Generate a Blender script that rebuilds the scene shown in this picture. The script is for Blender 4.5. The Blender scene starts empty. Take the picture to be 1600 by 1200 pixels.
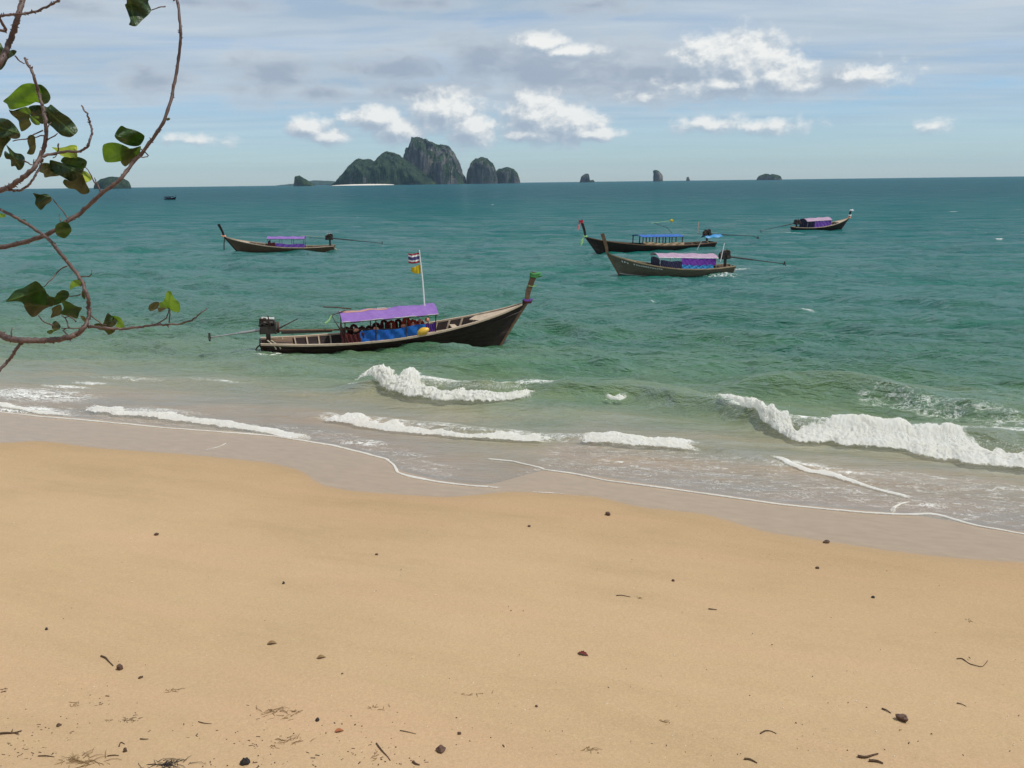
import bpy, math, random
import numpy as np
from mathutils import Vector, Matrix, Euler
PI = math.pi
random.seed(7)
rng = np.random.default_rng(11)
scene = bpy.context.scene
col = scene.collection

# ------------------------------------------------------------------ camera
FOC = 1450.0; EYE = 6.0
PIT = math.atan(315/FOC); ROLL = -math.radians(0.716)
cam_d = bpy.data.cameras.new('camera'); cam = bpy.data.objects.new('camera', cam_d); col.objects.link(cam)
CR = Matrix.Rotation(PI/2-PIT, 3, 'X') @ Matrix.Rotation(ROLL, 3, 'Z')
cam.matrix_world = Matrix.Translation((0, 0, EYE)) @ CR.to_4x4()
cam_d.sensor_width = 36; cam_d.lens = 36*FOC/1600
cam_d.clip_start = 0.05; cam_d.clip_end = 90000
scene.camera = cam
RM = np.array(CR)
CP = np.array([0, 0, EYE])

def ray(px, py):
    return RM @ np.array([(px-800)/FOC, -(py-600)/FOC, -1.0])
def P(px, py, z=0.0):                 # point of the level z seen at a pixel of the photograph
    d = ray(px, py); return CP + d*((z-EYE)/d[2])
def at_depth(px, py, dep):
    return CP + ray(px, py)*dep
def azel(px, py):
    d = ray(px, py); d = d/np.linalg.norm(d)
    return math.degrees(math.atan2(d[0], d[1])), math.degrees(math.asin(d[2]))

# ------------------------------------------------------------------ sun, sky
SUN_AZ = math.radians(104)      # from +Y towards +X
SUN_EL = math.radians(61)
sun_dir = Vector((math.sin(SUN_AZ)*math.cos(SUN_EL), math.cos(SUN_AZ)*math.cos(SUN_EL), math.sin(SUN_EL)))
sl = bpy.data.lights.new('sun', 'SUN'); sl.energy = 3.4; sl.angle = math.radians(0.5); sl.color = (1, 0.96, 0.89)
so = bpy.data.objects.new('sun', sl); col.objects.link(so)
so.rotation_euler = sun_dir.to_track_quat('Z', 'Y').to_euler(); so.location = (30, 30, 60)

world = bpy.data.worlds.new('World'); scene.world = world; world.use_nodes = True
wn = world.node_tree; wn.nodes.clear()
class NT:
    def __init__(s, t): s.t = t
    def n(s, typ, **k):
        nd = s.t.nodes.new(typ)
        for a, b in k.items(): setattr(nd, a, b)
        return nd
    def link(s, a, b): s.t.links.new(a, b)
    def put(s, sock, v):
        if isinstance(v, bpy.types.NodeSocket): s.t.links.new(v, sock)
        else: sock.default_value = v
    def m(s, op, a, b=None, c=None, clamp=False):
        nd = s.n('ShaderNodeMath', operation=op, use_clamp=clamp); s.put(nd.inputs[0], a)
        if b is not None: s.put(nd.inputs[1], b)
        if c is not None: s.put(nd.inputs[2], c)
        return nd.outputs[0]
    def v(s, op, a, b=None, out=0):
        nd = s.n('ShaderNodeVectorMath', operation=op); s.put(nd.inputs[0], a)
        if b is not None: s.put(nd.inputs[1], b)
        return nd.outputs[out]
    def noise(s, vec, scale, detail=5, rough=0.5, dist=0.0, out='Fac', dims='3D'):
        nd = s.n('ShaderNodeTexNoise', noise_dimensions=dims); s.put(nd.inputs['Vector'], vec); nd.inputs['Scale'].default_value = scale
        nd.inputs['Detail'].default_value = detail; nd.inputs['Roughness'].default_value = rough; nd.inputs['Distortion'].default_value = dist
        return nd.outputs[out]
    def rng(s, x, a, b, c=0.0, d=1.0, smooth=False):
        nd = s.n('ShaderNodeMapRange'); nd.interpolation_type = 'SMOOTHSTEP' if smooth else 'LINEAR'
        s.put(nd.inputs[0], x); nd.inputs[1].default_value = a; nd.inputs[2].default_value = b; nd.inputs[3].default_value = c; nd.inputs[4].default_value = d
        return nd.outputs[0]
    def mix(s, f, a, b, typ='MIX'):
        nd = s.n('ShaderNodeMix', data_type='RGBA', blend_type=typ)
        s.put(nd.inputs[0], f)
        for k, q in ((6, a), (7, b)):
            if isinstance(q, tuple): q = (*q[:3], 1)
            s.put(nd.inputs[k], q)
        return nd.outputs[2]
    def ramp(s, f, stops, interp='LINEAR'):
        nd = s.n('ShaderNodeValToRGB'); s.put(nd.inputs[0], f); cr = nd.color_ramp; cr.interpolation = interp
        while len(cr.elements) < len(stops): cr.elements.new(0.5)
        for e, (p, c) in zip(cr.elements, stops): e.position = p; e.color = (*c, 1)
        return nd.outputs[0]
W = NT(wn)
sky = W.n('ShaderNodeTexSky', sky_type='NISHITA'); sky.sun_disc = False
sky.sun_elevation = SUN_EL; sky.sun_rotation = SUN_AZ
sky.altitude = 0; sky.air_density = 1.0; sky.dust_density = 0.15; sky.ozone_density = 2.5
tc = W.n('ShaderNodeTexCoord'); D = tc.outputs['Generated']
sep = W.n('ShaderNodeSeparateXYZ'); W.link(D, sep.inputs[0]); dx, dy, dz = sep.outputs
az = W.m('MULTIPLY', W.m('ARCTAN2', dx, dy), 180/PI)
el = W.m('MULTIPLY', W.m('ARCSINE', dz), 180/PI)
cmb = W.n('ShaderNodeCombineXYZ'); W.link(az, cmb.inputs[0]); W.link(el, cmb.inputs[1]); AE = cmb.outputs[0]
KD = 180/PI/FOC
def blobs(vec, lst):
    cur = None
    for (px, py, rx, ry, w) in lst:
        a, e = azel(px, py)
        q = W.v('SUBTRACT', vec, (a, e, 0)); q = W.v('MULTIPLY', q, (1/(rx*KD*1.08), 1/(ry*KD*1.08), 0))
        ln = W.v('LENGTH', q, out=1)
        mm = W.m('MULTIPLY_ADD', ln, -1.0, w)
        cur = mm if cur is None else W.m('MAXIMUM', cur, mm)
    return cur
cum = [(1110,92,50,28,1.2),(1160,98,62,34,1.25),(1215,122,52,24,1.15),(1140,132,90,20,1.0),
       (836,182,44,30,1.2),(878,196,60,25,1.2),(930,209,38,11,1.1),(820,210,45,12,.95),
       (695,176,48,26,1.2),(735,202,40,26,1.1),(585,186,42,18,1.1),(622,204,36,20,1.1),
       (484,198,34,18,.95),(515,214,34,14,.9),(845,68,36,16,1.05),(890,80,52,10,1.0),
       (1360,120,95,32,.50),(1110,194,80,22,.55),(1200,198,90,20,.58),(1455,199,50,19,.45),(310,219,95,17,.42),(1010,150,60,18,.45)]
grey = [(425,122,75,34,.9),(620,106,95,22,.95),(745,90,60,36,1.0),(860,112,150,40,1.05),(655,142,90,20,.9),(500,145,70,16,.8),
        (1020,122,120,34,1.0),(250,128,80,28,.7),(930,8,90,16,.8),(640,4,80,12,.8),(300,4,120,12,.8),(110,10,90,18,.7),(1290,130,70,22,.8)]
def fbm(vec):
    s = W.v('MULTIPLY', vec, (1, 1.35, 1))
    a = W.noise(s, 0.85, 9, 0.60, 0.15)
    return W.m('MULTIPLY_ADD', a, 1.0, -0.5)
AE2 = W.v('ADD', AE, (0.35, 0.42, 0))
n1, n2 = fbm(AE), fbm(AE2)
c1, c2 = blobs(AE, cum), blobs(AE2, cum)
f1 = W.m('MULTIPLY_ADD', n1, 1.65, c1); f2 = W.m('MULTIPLY_ADD', n2, 1.65, c2)
mask_c = W.rng(f1, -0.28, 0.50, smooth=True)
lit = W.m('MULTIPLY_ADD', W.m('SUBTRACT', f1, f2), 1.15, 0.50, clamp=True)
g1 = blobs(AE, grey); ng = W.noise(W.v('MULTIPLY', AE, (0.55, 1.3, 1)), 0.75, 7, 0.6, 0.4)
fg = W.m('MULTIPLY_ADD', W.m('SUBTRACT', ng, 0.5), 2.2, g1)
mask_g = W.m('MULTIPLY', W.rng(fg, -0.55, 0.6, smooth=True), 0.88)
# thin high cloud: a layer at a constant height, seen in perspective
zz = W.m('ADD', W.m('MAXIMUM', dz, 0.0), 0.035)
cz = W.n('ShaderNodeCombineXYZ'); W.link(W.m('DIVIDE', dx, zz), cz.inputs[0]); W.link(W.m('DIVIDE', dy, zz), cz.inputs[1])
h1 = W.noise(W.v('MULTIPLY', cz.outputs[0], (0.55, 0.9, 1)), 0.9, 9, 0.6, 0.5)
h2 = W.noise(cz.outputs[0], 0.22, 3, 0.5)
hh = W.m('ADD', W.m('MULTIPLY', h1, 0.65), W.m('MULTIPLY', h2, 0.5))
hi = W.rng(hh, 0.30, 0.62, smooth=True)
hi = W.m('MULTIPLY', hi, W.rng(dz, 0.02, 0.11, 0.15, 0.93, smooth=True))
warm = W.rng(dz, 0.0, 0.35)
skyc = W.mix(1.0, sky.outputs[0], (0.80, 0.98, 1.20), 'MULTIPLY')
bg_sky = W.n('ShaderNodeBackground'); W.link(skyc, bg_sky.inputs[0]); bg_sky.inputs[1].default_value = 0.100
bg_hi = W.n('ShaderNodeBackground'); W.link(W.mix(W.rng(W.noise(W.v('MULTIPLY', cz.outputs[0], (0.35, 1.1, 1)), 1.1, 8, 0.62, 0.4), 0.36, 0.64), (0.43, 0.54, 0.65), (0.63, 0.70, 0.76)), bg_hi.inputs[0]); bg_hi.inputs[1].default_value = 0.95
bg_g = W.n('ShaderNodeBackground'); W.link(W.mix(W.rng(fg, -0.1, 0.8), (0.56, 0.62, 0.68), (0.36, 0.43, 0.53)), bg_g.inputs[0])
bg_c = W.n('ShaderNodeBackground'); W.link(W.ramp(lit, [(0, (0.40, 0.48, 0.58)), (0.4, (0.52, 0.59, 0.66)), (0.75, (0.76, 0.79, 0.80)), (1, (0.90, 0.91, 0.89))]), bg_c.inputs[0])
def smix(f, a, b):
    nd = W.n('ShaderNodeMixShader'); W.put(nd.inputs[0], f); W.link(a, nd.inputs[1]); W.link(b, nd.inputs[2]); return nd.outputs[0]
wout = W.n('ShaderNodeOutputWorld')
W.link(smix(mask_c, smix(mask_g, smix(hi, bg_sky.outputs[0], bg_hi.outputs[0]), bg_g.outputs[0]), bg_c.outputs[0]), wout.inputs[0])

vs = scene.view_settings; vs.view_transform = 'Standard'; vs.look = 'None'; vs.exposure = 0.0; vs.gamma = 1.0; vs.use_curve_mapping = False
scene.render.engine = 'CYCLES'
scene.cycles.transparent_max_bounces = 24

# ------------------------------------------------------------------ numpy noise
def _h(ix, iy, iz, seed):
    h = (ix.astype(np.uint32)*np.uint32(374761393) + iy.astype(np.uint32)*np.uint32(668265263) + iz.astype(np.uint32)*np.uint32(2147483647) + np.uint32(seed*1274126177 & 0xffffffff))
    h = (h ^ (h >> np.uint32(13)))*np.uint32(1274126177); h = h ^ (h >> np.uint32(16))
    h = h*np.uint32(2246822519); h ^= h >> np.uint32(15)
    return (h & np.uint32(0xffffff)).astype(np.float32)/np.float32(0xffffff)
def vn(x, y, z=None, seed=0):
    x = np.asarray(x, dtype=np.float64); y = np.asarray(y, dtype=np.float64)
    z3 = z is not None
    ix = np.floor(x); iy = np.floor(y); fx = x-ix; fy = y-iy
    fx = fx*fx*(3-2*fx); fy = fy*fy*(3-2*fy); ix = ix.astype(np.int64); iy = iy.astype(np.int64)
    if z3:
        z = np.asarray(z, dtype=np.float64); iz = np.floor(z); fz = z-iz; fz = fz*fz*(3-2*fz); iz = iz.astype(np.int64)
    else:
        iz = np.zeros_like(ix)
    def pl(k):
        a = _h(ix, iy, k, seed); b = _h(ix+1, iy, k, seed); c = _h(ix, iy+1, k, seed); d = _h(ix+1, iy+1, k, seed)
        return (a*(1-fx)+b*fx)*(1-fy) + (c*(1-fx)+d*fx)*fy
    r = pl(iz)
    if z3: r = r*(1-fz) + pl(iz+1)*fz
    return r
def fb(x, y, z=None, oct=4, seed=0, gain=0.5, bil=False):
    t = 0; a = 1; s = 0; f = 1
    for k in range(oct):
        q = vn(x*f+k*17.3, y*f-k*9.1, None if z is None else z*f+k*5.7, seed+k)
        if bil: q = 1-np.abs(2*q-1)
        t = t+a*q; s += a; a *= gain; f *= 2.03
    return t/s
def sst(a, b, x):
    t = np.clip((x-a)/(b-a), 0, 1); return t*t*(3-2*t)

# ------------------------------------------------------------------ mesh helpers
def grid_obj(name, X, Y, Z, mat, attrs=None, parent=None, smooth=True, closed=False, flip=False):
    R, Cn = X.shape
    me = bpy.data.meshes.new(name)
    co = np.stack([X, Y, Z], -1).reshape(-1, 3).astype(np.float32)
    me.vertices.add(R*Cn); me.vertices.foreach_set('co', co.ravel())
    i = np.arange(R-1)[:, None]*Cn; cc = Cn if closed else Cn-1
    j = np.arange(cc)[None, :]; j2 = (j+1) % Cn
    q = np.stack([i+j, i+j2, i+Cn+j2, i+Cn+j], -1).reshape(-1, 4)
    if flip: q = q[:, ::-1]
    nf = len(q)
    me.loops.add(nf*4); me.loops.foreach_set('vertex_index', q.ravel().astype(np.int32))
    me.polygons.add(nf); me.polygons.foreach_set('loop_start', (np.arange(nf)*4).astype(np.int32)); me.polygons.foreach_set('loop_total', np.full(nf, 4, np.int32))
    me.polygons.foreach_set('use_smooth', np.full(nf, smooth))
    for k, a in (attrs or {}).items():
        at = me.attributes.new(k, 'FLOAT', 'POINT'); at.data.foreach_set('value', np.asarray(a, np.float32).ravel())
    me.update(calc_edges=True); me.validate()
    if mat: me.materials.append(mat)
    o = bpy.data.objects.new(name, me); col.objects.link(o)
    if parent: o.parent = parent
    return o
class MB:
    def __init__(s): s.v = []; s.f = []; s.sm = []
    def add(s, vs_, fs, smooth=False):
        b = len(s.v); s.v += [tuple(p) for p in vs_]
        for f in fs: s.f.append(tuple(b+i for i in f)); s.sm.append(smooth)
        return s
    def box(s, c, d, rot=None, taper=1.0):
        pts = []
        for z in (-.5, .5):
            k = taper if z > 0 else 1
            for x, y in ((-.5, -.5), (.5, -.5), (.5, .5), (-.5, .5)):
                p = Vector((x*d[0]*k, y*d[1]*k, z*d[2]))
                if rot is not None: p = rot @ p
                pts.append(p+Vector(c))
        return s.add(pts, [(3,2,1,0),(4,5,6,7),(0,1,5,4),(1,2,6,5),(2,3,7,6),(3,0,4,7)])
    def tube(s, pts, r, n=8, cap=True):
        pts = [Vector(p) for p in pts]; m = len(pts)
        rr = r if hasattr(r, '__len__') else [r]*m
        V = []; up = None
        for i, p in enumerate(pts):
            t = (pts[min(i+1, m-1)]-pts[max(i-1, 0)]).normalized()
            if up is None: up = t.orthogonal().normalized()
            a = (up-t*up.dot(t)).normalized(); up = a; b = t.cross(a)
            for k in range(n):
                an = 2*PI*k/n; V.append(p+(a*math.cos(an)+b*math.sin(an))*rr[i])
        F = []
        for i in range(m-1):
            for k in range(n):
                F.append((i*n+k, i*n+(k+1) % n, (i+1)*n+(k+1) % n, (i+1)*n+k))
        s.add(V, F, True)
        if cap: b = len(s.v)-m*n; s.f.append(tuple(b+k for k in range(n))[::-1]); s.sm.append(False); s.f.append(tuple(b+(m-1)*n+k for k in range(n))); s.sm.append(False)
        return s
    def cyl(s, a, b, r, n=12, r2=None): return s.tube([a, b], [r, r if r2 is None else r2], n)
    def blob(s, c, r, seed=0, n=10, m=7, rough=0.15, rot=None):
        V = []; rs = random.Random(seed)
        ph = [rs.uniform(0, 6) for _ in range(6)]
        def dd(v): return 1+rough*(math.sin(v.x*3+ph[0])+math.sin(v.y*3.7+ph[1])+math.sin(v.z*4.1+ph[2])+.6*math.sin(v.x*7+v.y*5+ph[3]))
        for i in range(1, m):
            th = PI*i/m
            for k in range(n):
                a = 2*PI*k/n; v = Vector((math.sin(th)*math.cos(a), math.sin(th)*math.sin(a), math.cos(th))); v = v*dd(v)
                V.append(v)
        V.append(Vector((0, 0, 1))*dd(Vector((0, 0, 1)))); V.append(Vector((0, 0, -1))*dd(Vector((0, 0, -1))))
        V = [Vector((v.x*r[0], v.y*r[1], v.z*r[2])) for v in V]
        if rot is not None: V = [rot @ v for v in V]
        V = [v+Vector(c) for v in V]; F = []
        for i in range(m-2):
            for k in range(n): F.append((i*n+k, (i+1)*n+k, (i+1)*n+(k+1) % n, i*n+(k+1) % n))
        T = (m-1)*n
        for k in range(n): F.append((T, k, (k+1) % n)); F.append((T+1, (m-2)*n+(k+1) % n, (m-2)*n+k))
        return s.add(V, F, True)
    def sheet(s, fn, nu, nv, th=0.0, smooth=True):
        """fn(u,v) -> point ; th thickness along local normal"""
        G = [[Vector(fn(i/nu, j/nv)) for j in range(nv+1)] for i in range(nu+1)]
        idx = lambda i, j: i*(nv+1)+j
        V = [p for r_ in G for p in r_]; F = [(idx(i, j), idx(i+1, j), idx(i+1, j+1), idx(i, j+1)) for i in range(nu) for j in range(nv)]
        if th:
            N = []
            for i in range(nu+1):
                for j in range(nv+1):
                    a = G[min(i+1, nu)][j]-G[max(i-1, 0)][j]; b = G[i][min(j+1, nv)]-G[i][max(j-1, 0)]
                    q = a.cross(b); N.append(q.normalized() if q.length > 1e-9 else Vector((0, 0, 1)))
            K = len(V); V2 = [p-n*th for p, n in zip(V, N)]
            F2 = [tuple(K+k for k in f[::-1]) for f in F]
            B = [idx(i, 0) for i in range(nu+1)]+[idx(nu, j) for j in range(1, nv+1)]+[idx(i, nv) for i in range(nu-1, -1, -1)]+[idx(0, j) for j in range(nv-1, 0, -1)]
            F3 = [(B[k], K+B[k], K+B[(k+1) % len(B)], B[(k+1) % len(B)]) for k in range(len(B))]
            s.add(V+V2, F+F2+F3, smooth)
        else: s.add(V, F, smooth)
        return s
    def build(s, name, mat, parent=None, sharp=40):
        me = bpy.data.meshes.new(name); me.from_pydata([tuple(p) for p in s.v], [], s.f)
        me.polygons.foreach_set('use_smooth', s.sm); me.update()
        if mat: me.materials.append(mat)
        if any(s.sm) and sharp:
            try: me.set_sharp_from_angle(angle=math.radians(sharp))
            except Exception: pass
        o = bpy.data.objects.new(name, me); col.objects.link(o)
        if parent: o.parent = parent
        return o
def tag(o, label=None, cat=None, group=None, kind=None):
    if label: o['label'] = label
    if cat: o['category'] = cat
    if group: o['group'] = group
    if kind: o['kind'] = kind
    return o
def empty(name, loc, rz=0.0):
    o = bpy.data.objects.new(name, None); col.objects.link(o); o.location = loc; o.rotation_euler = (0, 0, rz); o.empty_display_size = 0.3; return o

# ------------------------------------------------------------------ materials
def newmat(name):
    m = bpy.data.materials.new(name); m.use_nodes = True; m.node_tree.nodes.clear(); T = NT(m.node_tree)
    out = T.n('ShaderNodeOutputMaterial'); return m, T, out
def simple(name, c, c2=None, scale=6, rough=0.7, bump=0.0, bscale=30, spec=0.35, stretch=(1, 1, 1), metal=0.0, trans=0.0, detail=6):
    m, T, out = newmat(name)
    tcn = T.n('ShaderNodeTexCoord'); v = T.v('MULTIPLY', tcn.outputs['Object'], stretch)
    b = T.n('ShaderNodeBsdfPrincipled')
    if c2 is not None:
        f = T.rng(T.noise(v, scale, detail, 0.62), 0.32, 0.68)
        T.link(T.mix(f, c, c2), b.inputs['Base Color']); colr = T.mix(f, c, c2)
    else: b.inputs['Base Color'].default_value = (*c, 1); colr = None
    b.inputs['Roughness'].default_value = rough; b.inputs['Specular IOR Level'].default_value = spec; b.inputs['Metallic'].default_value = metal
    if bump:
        bn = T.n('ShaderNodeBump'); bn.inputs['Strength'].default_value = 0.8; bn.inputs['Distance'].default_value = bump
        T.link(T.noise(v, bscale, 5, 0.6), bn.inputs['Height']); T.link(bn.outputs[0], b.inputs['Normal'])
    res = b.outputs[0]
    if trans:
        tr = T.n('ShaderNodeBsdfTranslucent')
        if colr is not None: T.link(colr, tr.inputs[0])
        else: tr.inputs[0].default_value = (*c, 1)
        mx = T.n('ShaderNodeMixShader'); mx.inputs[0].default_value = trans; T.link(res, mx.inputs[1]); T.link(tr.outputs[0], mx.inputs[2]); res = mx.outputs[0]
    T.link(res, out.inputs[0]); return m

# ------------------------------------------------------------------ shore frame
A0 = P(0, 695)[:2]; B0 = P(1600, 882)[:2]
EU = (B0-A0)/np.linalg.norm(B0-A0); EN = np.array([-EU[1], EU[0]])
SH_ANG = math.atan2(EU[1], EU[0])
def to_uv(x, y): return (x-A0[0])*EU[0]+(y-A0[1])*EU[1], (x-A0[0])*EN[0]+(y-A0[1])*EN[1]
def from_uv(u, v): return A0[0]+EU[0]*u+EN[0]*v, A0[1]+EU[1]*u+EN[1]*v
def curve(pts, ext=(0, 0)):
    q = sorted(to_uv(*P(*p)[:2]) for p in pts)
    U = np.array([a for a, _ in q]); V = np.array([b for _, b in q])
    U = np.concatenate([[U[0]-14, U[0]-6], U, [U[-1]+6, U[-1]+14]]); V = np.concatenate([[V[0]+ext[0], V[0]+ext[0]*.6], V, [V[-1]+ext[1]*.6, V[-1]+ext[1]]])
    uu = np.arange(U[0], U[-1], 0.05); vv = np.interp(uu, U, V)
    k = np.exp(-0.5*(np.arange(-12, 13)*0.05/0.17)**2); k /= k.sum()
    vv2 = np.convolve(np.pad(vv, 12, mode='edge'), k, mode='valid')
    return lambda u: np.interp(u, uu, vv2)
wet = curve([(0,695),(60,690),(150,702),(290,712),(420,725),(470,737),(500,760),(550,770),(700,780),(800,770),(930,778),(1000,795),(1100,805),(1200,835),(1300,850),(1400,865),(1500,876),(1600,882)])
edge = curve([(0,645),(130,655),(250,668),(430,682),(520,697),(600,718),(618,738),(690,755),(760,762),(850,735),(900,742),(1050,765),(1225,790),(1400,805),(1600,835)])
def sand_z(x, y, detail=True):
    x = np.asarray(x, float); y = np.asarray(y, float)
    u, v = to_uv(x, y); w = wet(u); e = np.maximum(edge(u), w+0.05)
    d = w-v
    up = 0.03+0.055*np.clip(d, 0, 10.5)+0.02*np.clip(d, 0, 200)*0.2
    bank = sst(12.3, 15.3, d)*(3.7)
    z_dry = up+bank
    z_wet = 0.03*np.clip((e-v)/(e-w), 0, 1)
    xx = np.clip(v-e, 0, None); z_sub = -(0.02*xx+0.0045*xx*xx); z_sub = np.maximum(z_sub, -2.5)
    z = np.where(v < w, z_dry, np.where(v < e, z_wet, z_sub))
    if detail:
        a = sst(0.1, 2.0, d)
        z = z+a*(0.05*(fb(u*0.35, v*0.6, oct=3, seed=3)-0.5)+0.022*(fb(u*1.4, v*2.2, oct=4, seed=9)-0.5))
        lump = sst(7.0, 9.5, d)*sst(0.45, 0.7, fb(u*0.8+4, v*0.8, oct=3, seed=21)+0.12*np.clip((5-u)/8, -1, 1))
        z = z+0.030*lump*(fb(u*9, v*9, oct=3, seed=33)-0.5)
    return z
def P_sand(px, py):
    z = 0.2
    for _ in range(8):
        p = P(px, py, z); z = float(sand_z(p[0], p[1]))
    return np.array([p[0], p[1], z])

# azimuth columns: fine inside the view, coarse round the rest
def az_cols(step, half, lim):
    inner = np.arange(-half, half+1e-6, step)
    out = []; a = half; s = step
    while a < lim: s = min(s*1.5, 6.0); a += s; out.append(min(a, lim))
    out = np.array(out); return np.radians(np.concatenate([-out[::-1], inner, out]))

# ---- sand sheet
azs = az_cols(0.13, 36, 180); azs = azs[:-1]
r = [0.3, 1.0, 2.0, 3.0]
while r[-1] < 900:
    q = r[-1]; r.append(q+(0.12 if q < 7 else 0.03 if q < 12 else 0.045 if q < 24 else q*0.03))
r = np.array(r)
AZ, RR = np.meshgrid(azs, r)
SX = RR*np.sin(AZ); SY = RR*np.cos(AZ); SZ = sand_z(SX, SY)
su, sv = to_uv(SX, SY); swet = sv-wet(su)
def attr_(T, nme): return T.n('ShaderNodeAttribute', attribute_name=nme).outputs['Fac']
sm_, T, out = newmat('sand')
tcn = T.n('ShaderNodeTexCoord'); O = tcn.outputs['Object']
at = T.n('ShaderNodeAttribute', attribute_name='wet'); wt = at.outputs['Fac']
rough_a = T.n('ShaderNodeAttribute', attribute_name='litter').outputs['Fac']
rt = T.n('ShaderNodeVectorRotate', rotation_type='Z_AXIS'); T.link(O, rt.inputs[0]); rt.inputs['Angle'].default_value = -SH_ANG
SO = rt.outputs[0]
big = T.noise(T.v('MULTIPLY', SO, (0.35, 1.1, 1)), 0.9, 5, 0.6, 0.3)
med = T.noise(T.v('MULTIPLY', SO, (0.6, 1.6, 1)), 4.0, 5, 0.6)
fine = T.noise(O, 90, 3, 0.7); grain = T.noise(O, 420, 2, 0.8)
c = T.ramp(big, [(0.28, (0.410, 0.280, 0.153)), (0.5, (0.455, 0.3125, 0.175)), (0.72, (0.480, 0.330, 0.190))])
c = T.mix(T.m('MULTIPLY', T.rng(med, 0.5, 0.75), 0.55), c, (0.46, 0.335, 0.175))
pk = T.noise(T.v('MULTIPLY', SO, (0.3, 1.6, 1)), 0.55, 4, 0.6)
c = T.mix(T.m('MULTIPLY', T.rng(pk, 0.52, 0.66, smooth=True), 0.42), c, (0.51, 0.32, 0.19))
c = T.mix(T.m('MULTIPLY', T.rng(grain, 0.55, 0.8), 0.8), c, (0.58, 0.43, 0.28))
sg = T.noise(O, 34, 5, 0.8)
c = T.mix(T.m('MULTIPLY', T.rng(sg, 0.50, 0.72), 0.5), c, (0.31, 0.205, 0.115))
c = T.mix(T.m('MULTIPLY', T.rng(sg, 0.48, 0.30), 0.45), c, (0.60, 0.44, 0.27))
c = T.mix(T.m('MULTIPLY', T.rng(fine, 0.56, 0.74), 0.5), c, (0.27, 0.165, 0.09))
c = T.mix(T.m('MULTIPLY', rough_a, T.rng(T.noise(O, 60, 4, 0.75), 0.5, 0.72)), c, (0.50, 0.29, 0.18))
wn_ = T.m('ADD', wt, T.m('MULTIPLY', T.m('SUBTRACT', T.noise(SO, 5, 4, 0.6), 0.5), 0.12))
wsh = T.rng(wn_, 0.42, 0.58, smooth=True); damp = T.rng(wn_, 0.0, 0.5, smooth=True)
ds = attr_(T, 'inland'); c = T.mix(T.rng(T.m('ADD', ds, T.m('MULTIPLY', med, 0.8)), 0.3, 5.0, 1.0, 0.0), c, T.mix(1.0, c, (0.88, 0.855, 0.82), 'MULTIPLY'))
c = T.mix(T.m('MULTIPLY', damp, 0.35), c, (0.36, 0.245, 0.140))
c = T.mix(wsh, c, T.mix(T.rng(med, 0.35, 0.7), (0.315, 0.228, 0.148), (0.365, 0.265, 0.172)))
b = T.n('ShaderNodeBsdfPrincipled'); T.link(c, b.inputs['Base Color'])
T.link(T.m('MULTIPLY_ADD', wsh, -0.66, 0.92), b.inputs['Roughness']); T.link(T.m('MULTIPLY_ADD', wsh, 0.2, 0.15), b.inputs['Specular IOR Level'])
bn = T.n('ShaderNodeBump'); bn.inputs['Distance'].default_value = 0.006
T.link(T.m('MULTIPLY_ADD', wsh, -0.72, 0.8), bn.inputs['Strength'])
hgt = T.m('ADD', T.m('MULTIPLY', T.noise(O, 11, 6, 0.7), 2.6), T.m('ADD', T.m('MULTIPLY', fine, 0.5), T.m('MULTIPLY', grain, 0.12)))
T.link(hgt, bn.inputs['Height']); T.link(bn.outputs[0], b.inputs['Normal']); T.link(b.outputs[0], out.inputs[0])
wet_attr = np.clip(0.5+swet*1.0, 0, 1)          # 0.5 on the wet line
lit_attr = sst(6.0, 9.6, -swet+0.06*(6-su))*np.clip(1.1-su/16, 0, 1)
sand = grid_obj('sand_beach', SX, SY, SZ, sm_, {'wet': wet_attr, 'litter': lit_attr, 'inland': -swet}, closed=True, flip=True)
tag(sand, 'smooth golden sand beach sloping down to wet grey-brown sand', kind='structure')

# ------------------------------------------------------------------ sea
wv = curve([(565,612),(640,612),(760,622),(820,614),(900,618),(1000,622),(1110,641),(1230,672),(1400,688),(1600,700)], ext=(2.5, -0.3))
wv2 = curve([(1110,618),(1200,617),(1290,620),(1380,628),(1500,645),(1600,660)], ext=(2, -1.0))
wv3 = curve([(700,577),(800,572),(950,574),(1100,577),(1200,583),(1350,590),(1600,600)], ext=(-1, 1.5))
wv4 = curve([(490,652),(650,668),(830,684),(900,688),(1105,702),(1240,728),(1300,742)])
azs = az_cols(0.052, 31, 100)
vs_rows = [-1.6]
while vs_rows[-1] < 19: q = vs_rows[-1]; vs_rows.append(q+(0.03 if q < 11 else 0.05))
while True:
    q = vs_rows[-1]; rr_ = q+16
    if rr_ > 17000: break
    vs_rows.append(q+max(0.05, 0.55*rr_*rr_/(FOC*0.64*EYE)*1.0) if rr_ < 300 else q+rr_*0.045)
vr = np.array(vs_rows)
us = np.arange(-60, 90, 0.25); k = np.ones(21)/21
esm = np.convolve(np.pad(edge(us), 10, mode='edge'), k, mode='valid')
az_n = math.atan2(EN[0], EN[1])                 # azimuth of the seaward normal
off0 = to_uv(0, 0)[1]; u00 = to_uv(0, 0)[0]
AZ, VV = np.meshgrid(np.clip(azs, az_n-math.radians(86), az_n+math.radians(86)), vr)
ca = np.cos(AZ-az_n)
RR = (VV-off0)/ca
for _ in range(6):
    uu_ = u00+RR*np.sin(AZ-az_n); RR = (VV+np.interp(uu_, us, esm)-off0)/ca
RR = np.minimum(RR, 18500)
X = RR*np.sin(AZ); Y = RR*np.cos(AZ)
U, V = to_uv(X, Y); E_ = edge(U); x = V-E_
dr = np.gradient(RR, axis=0)
Z = -0.02+0.038*sst(-0.05, 0.35, x)
amp = sst(1.0, 14, x)*0.93+0.07*sst(0.3, 2, x)
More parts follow.
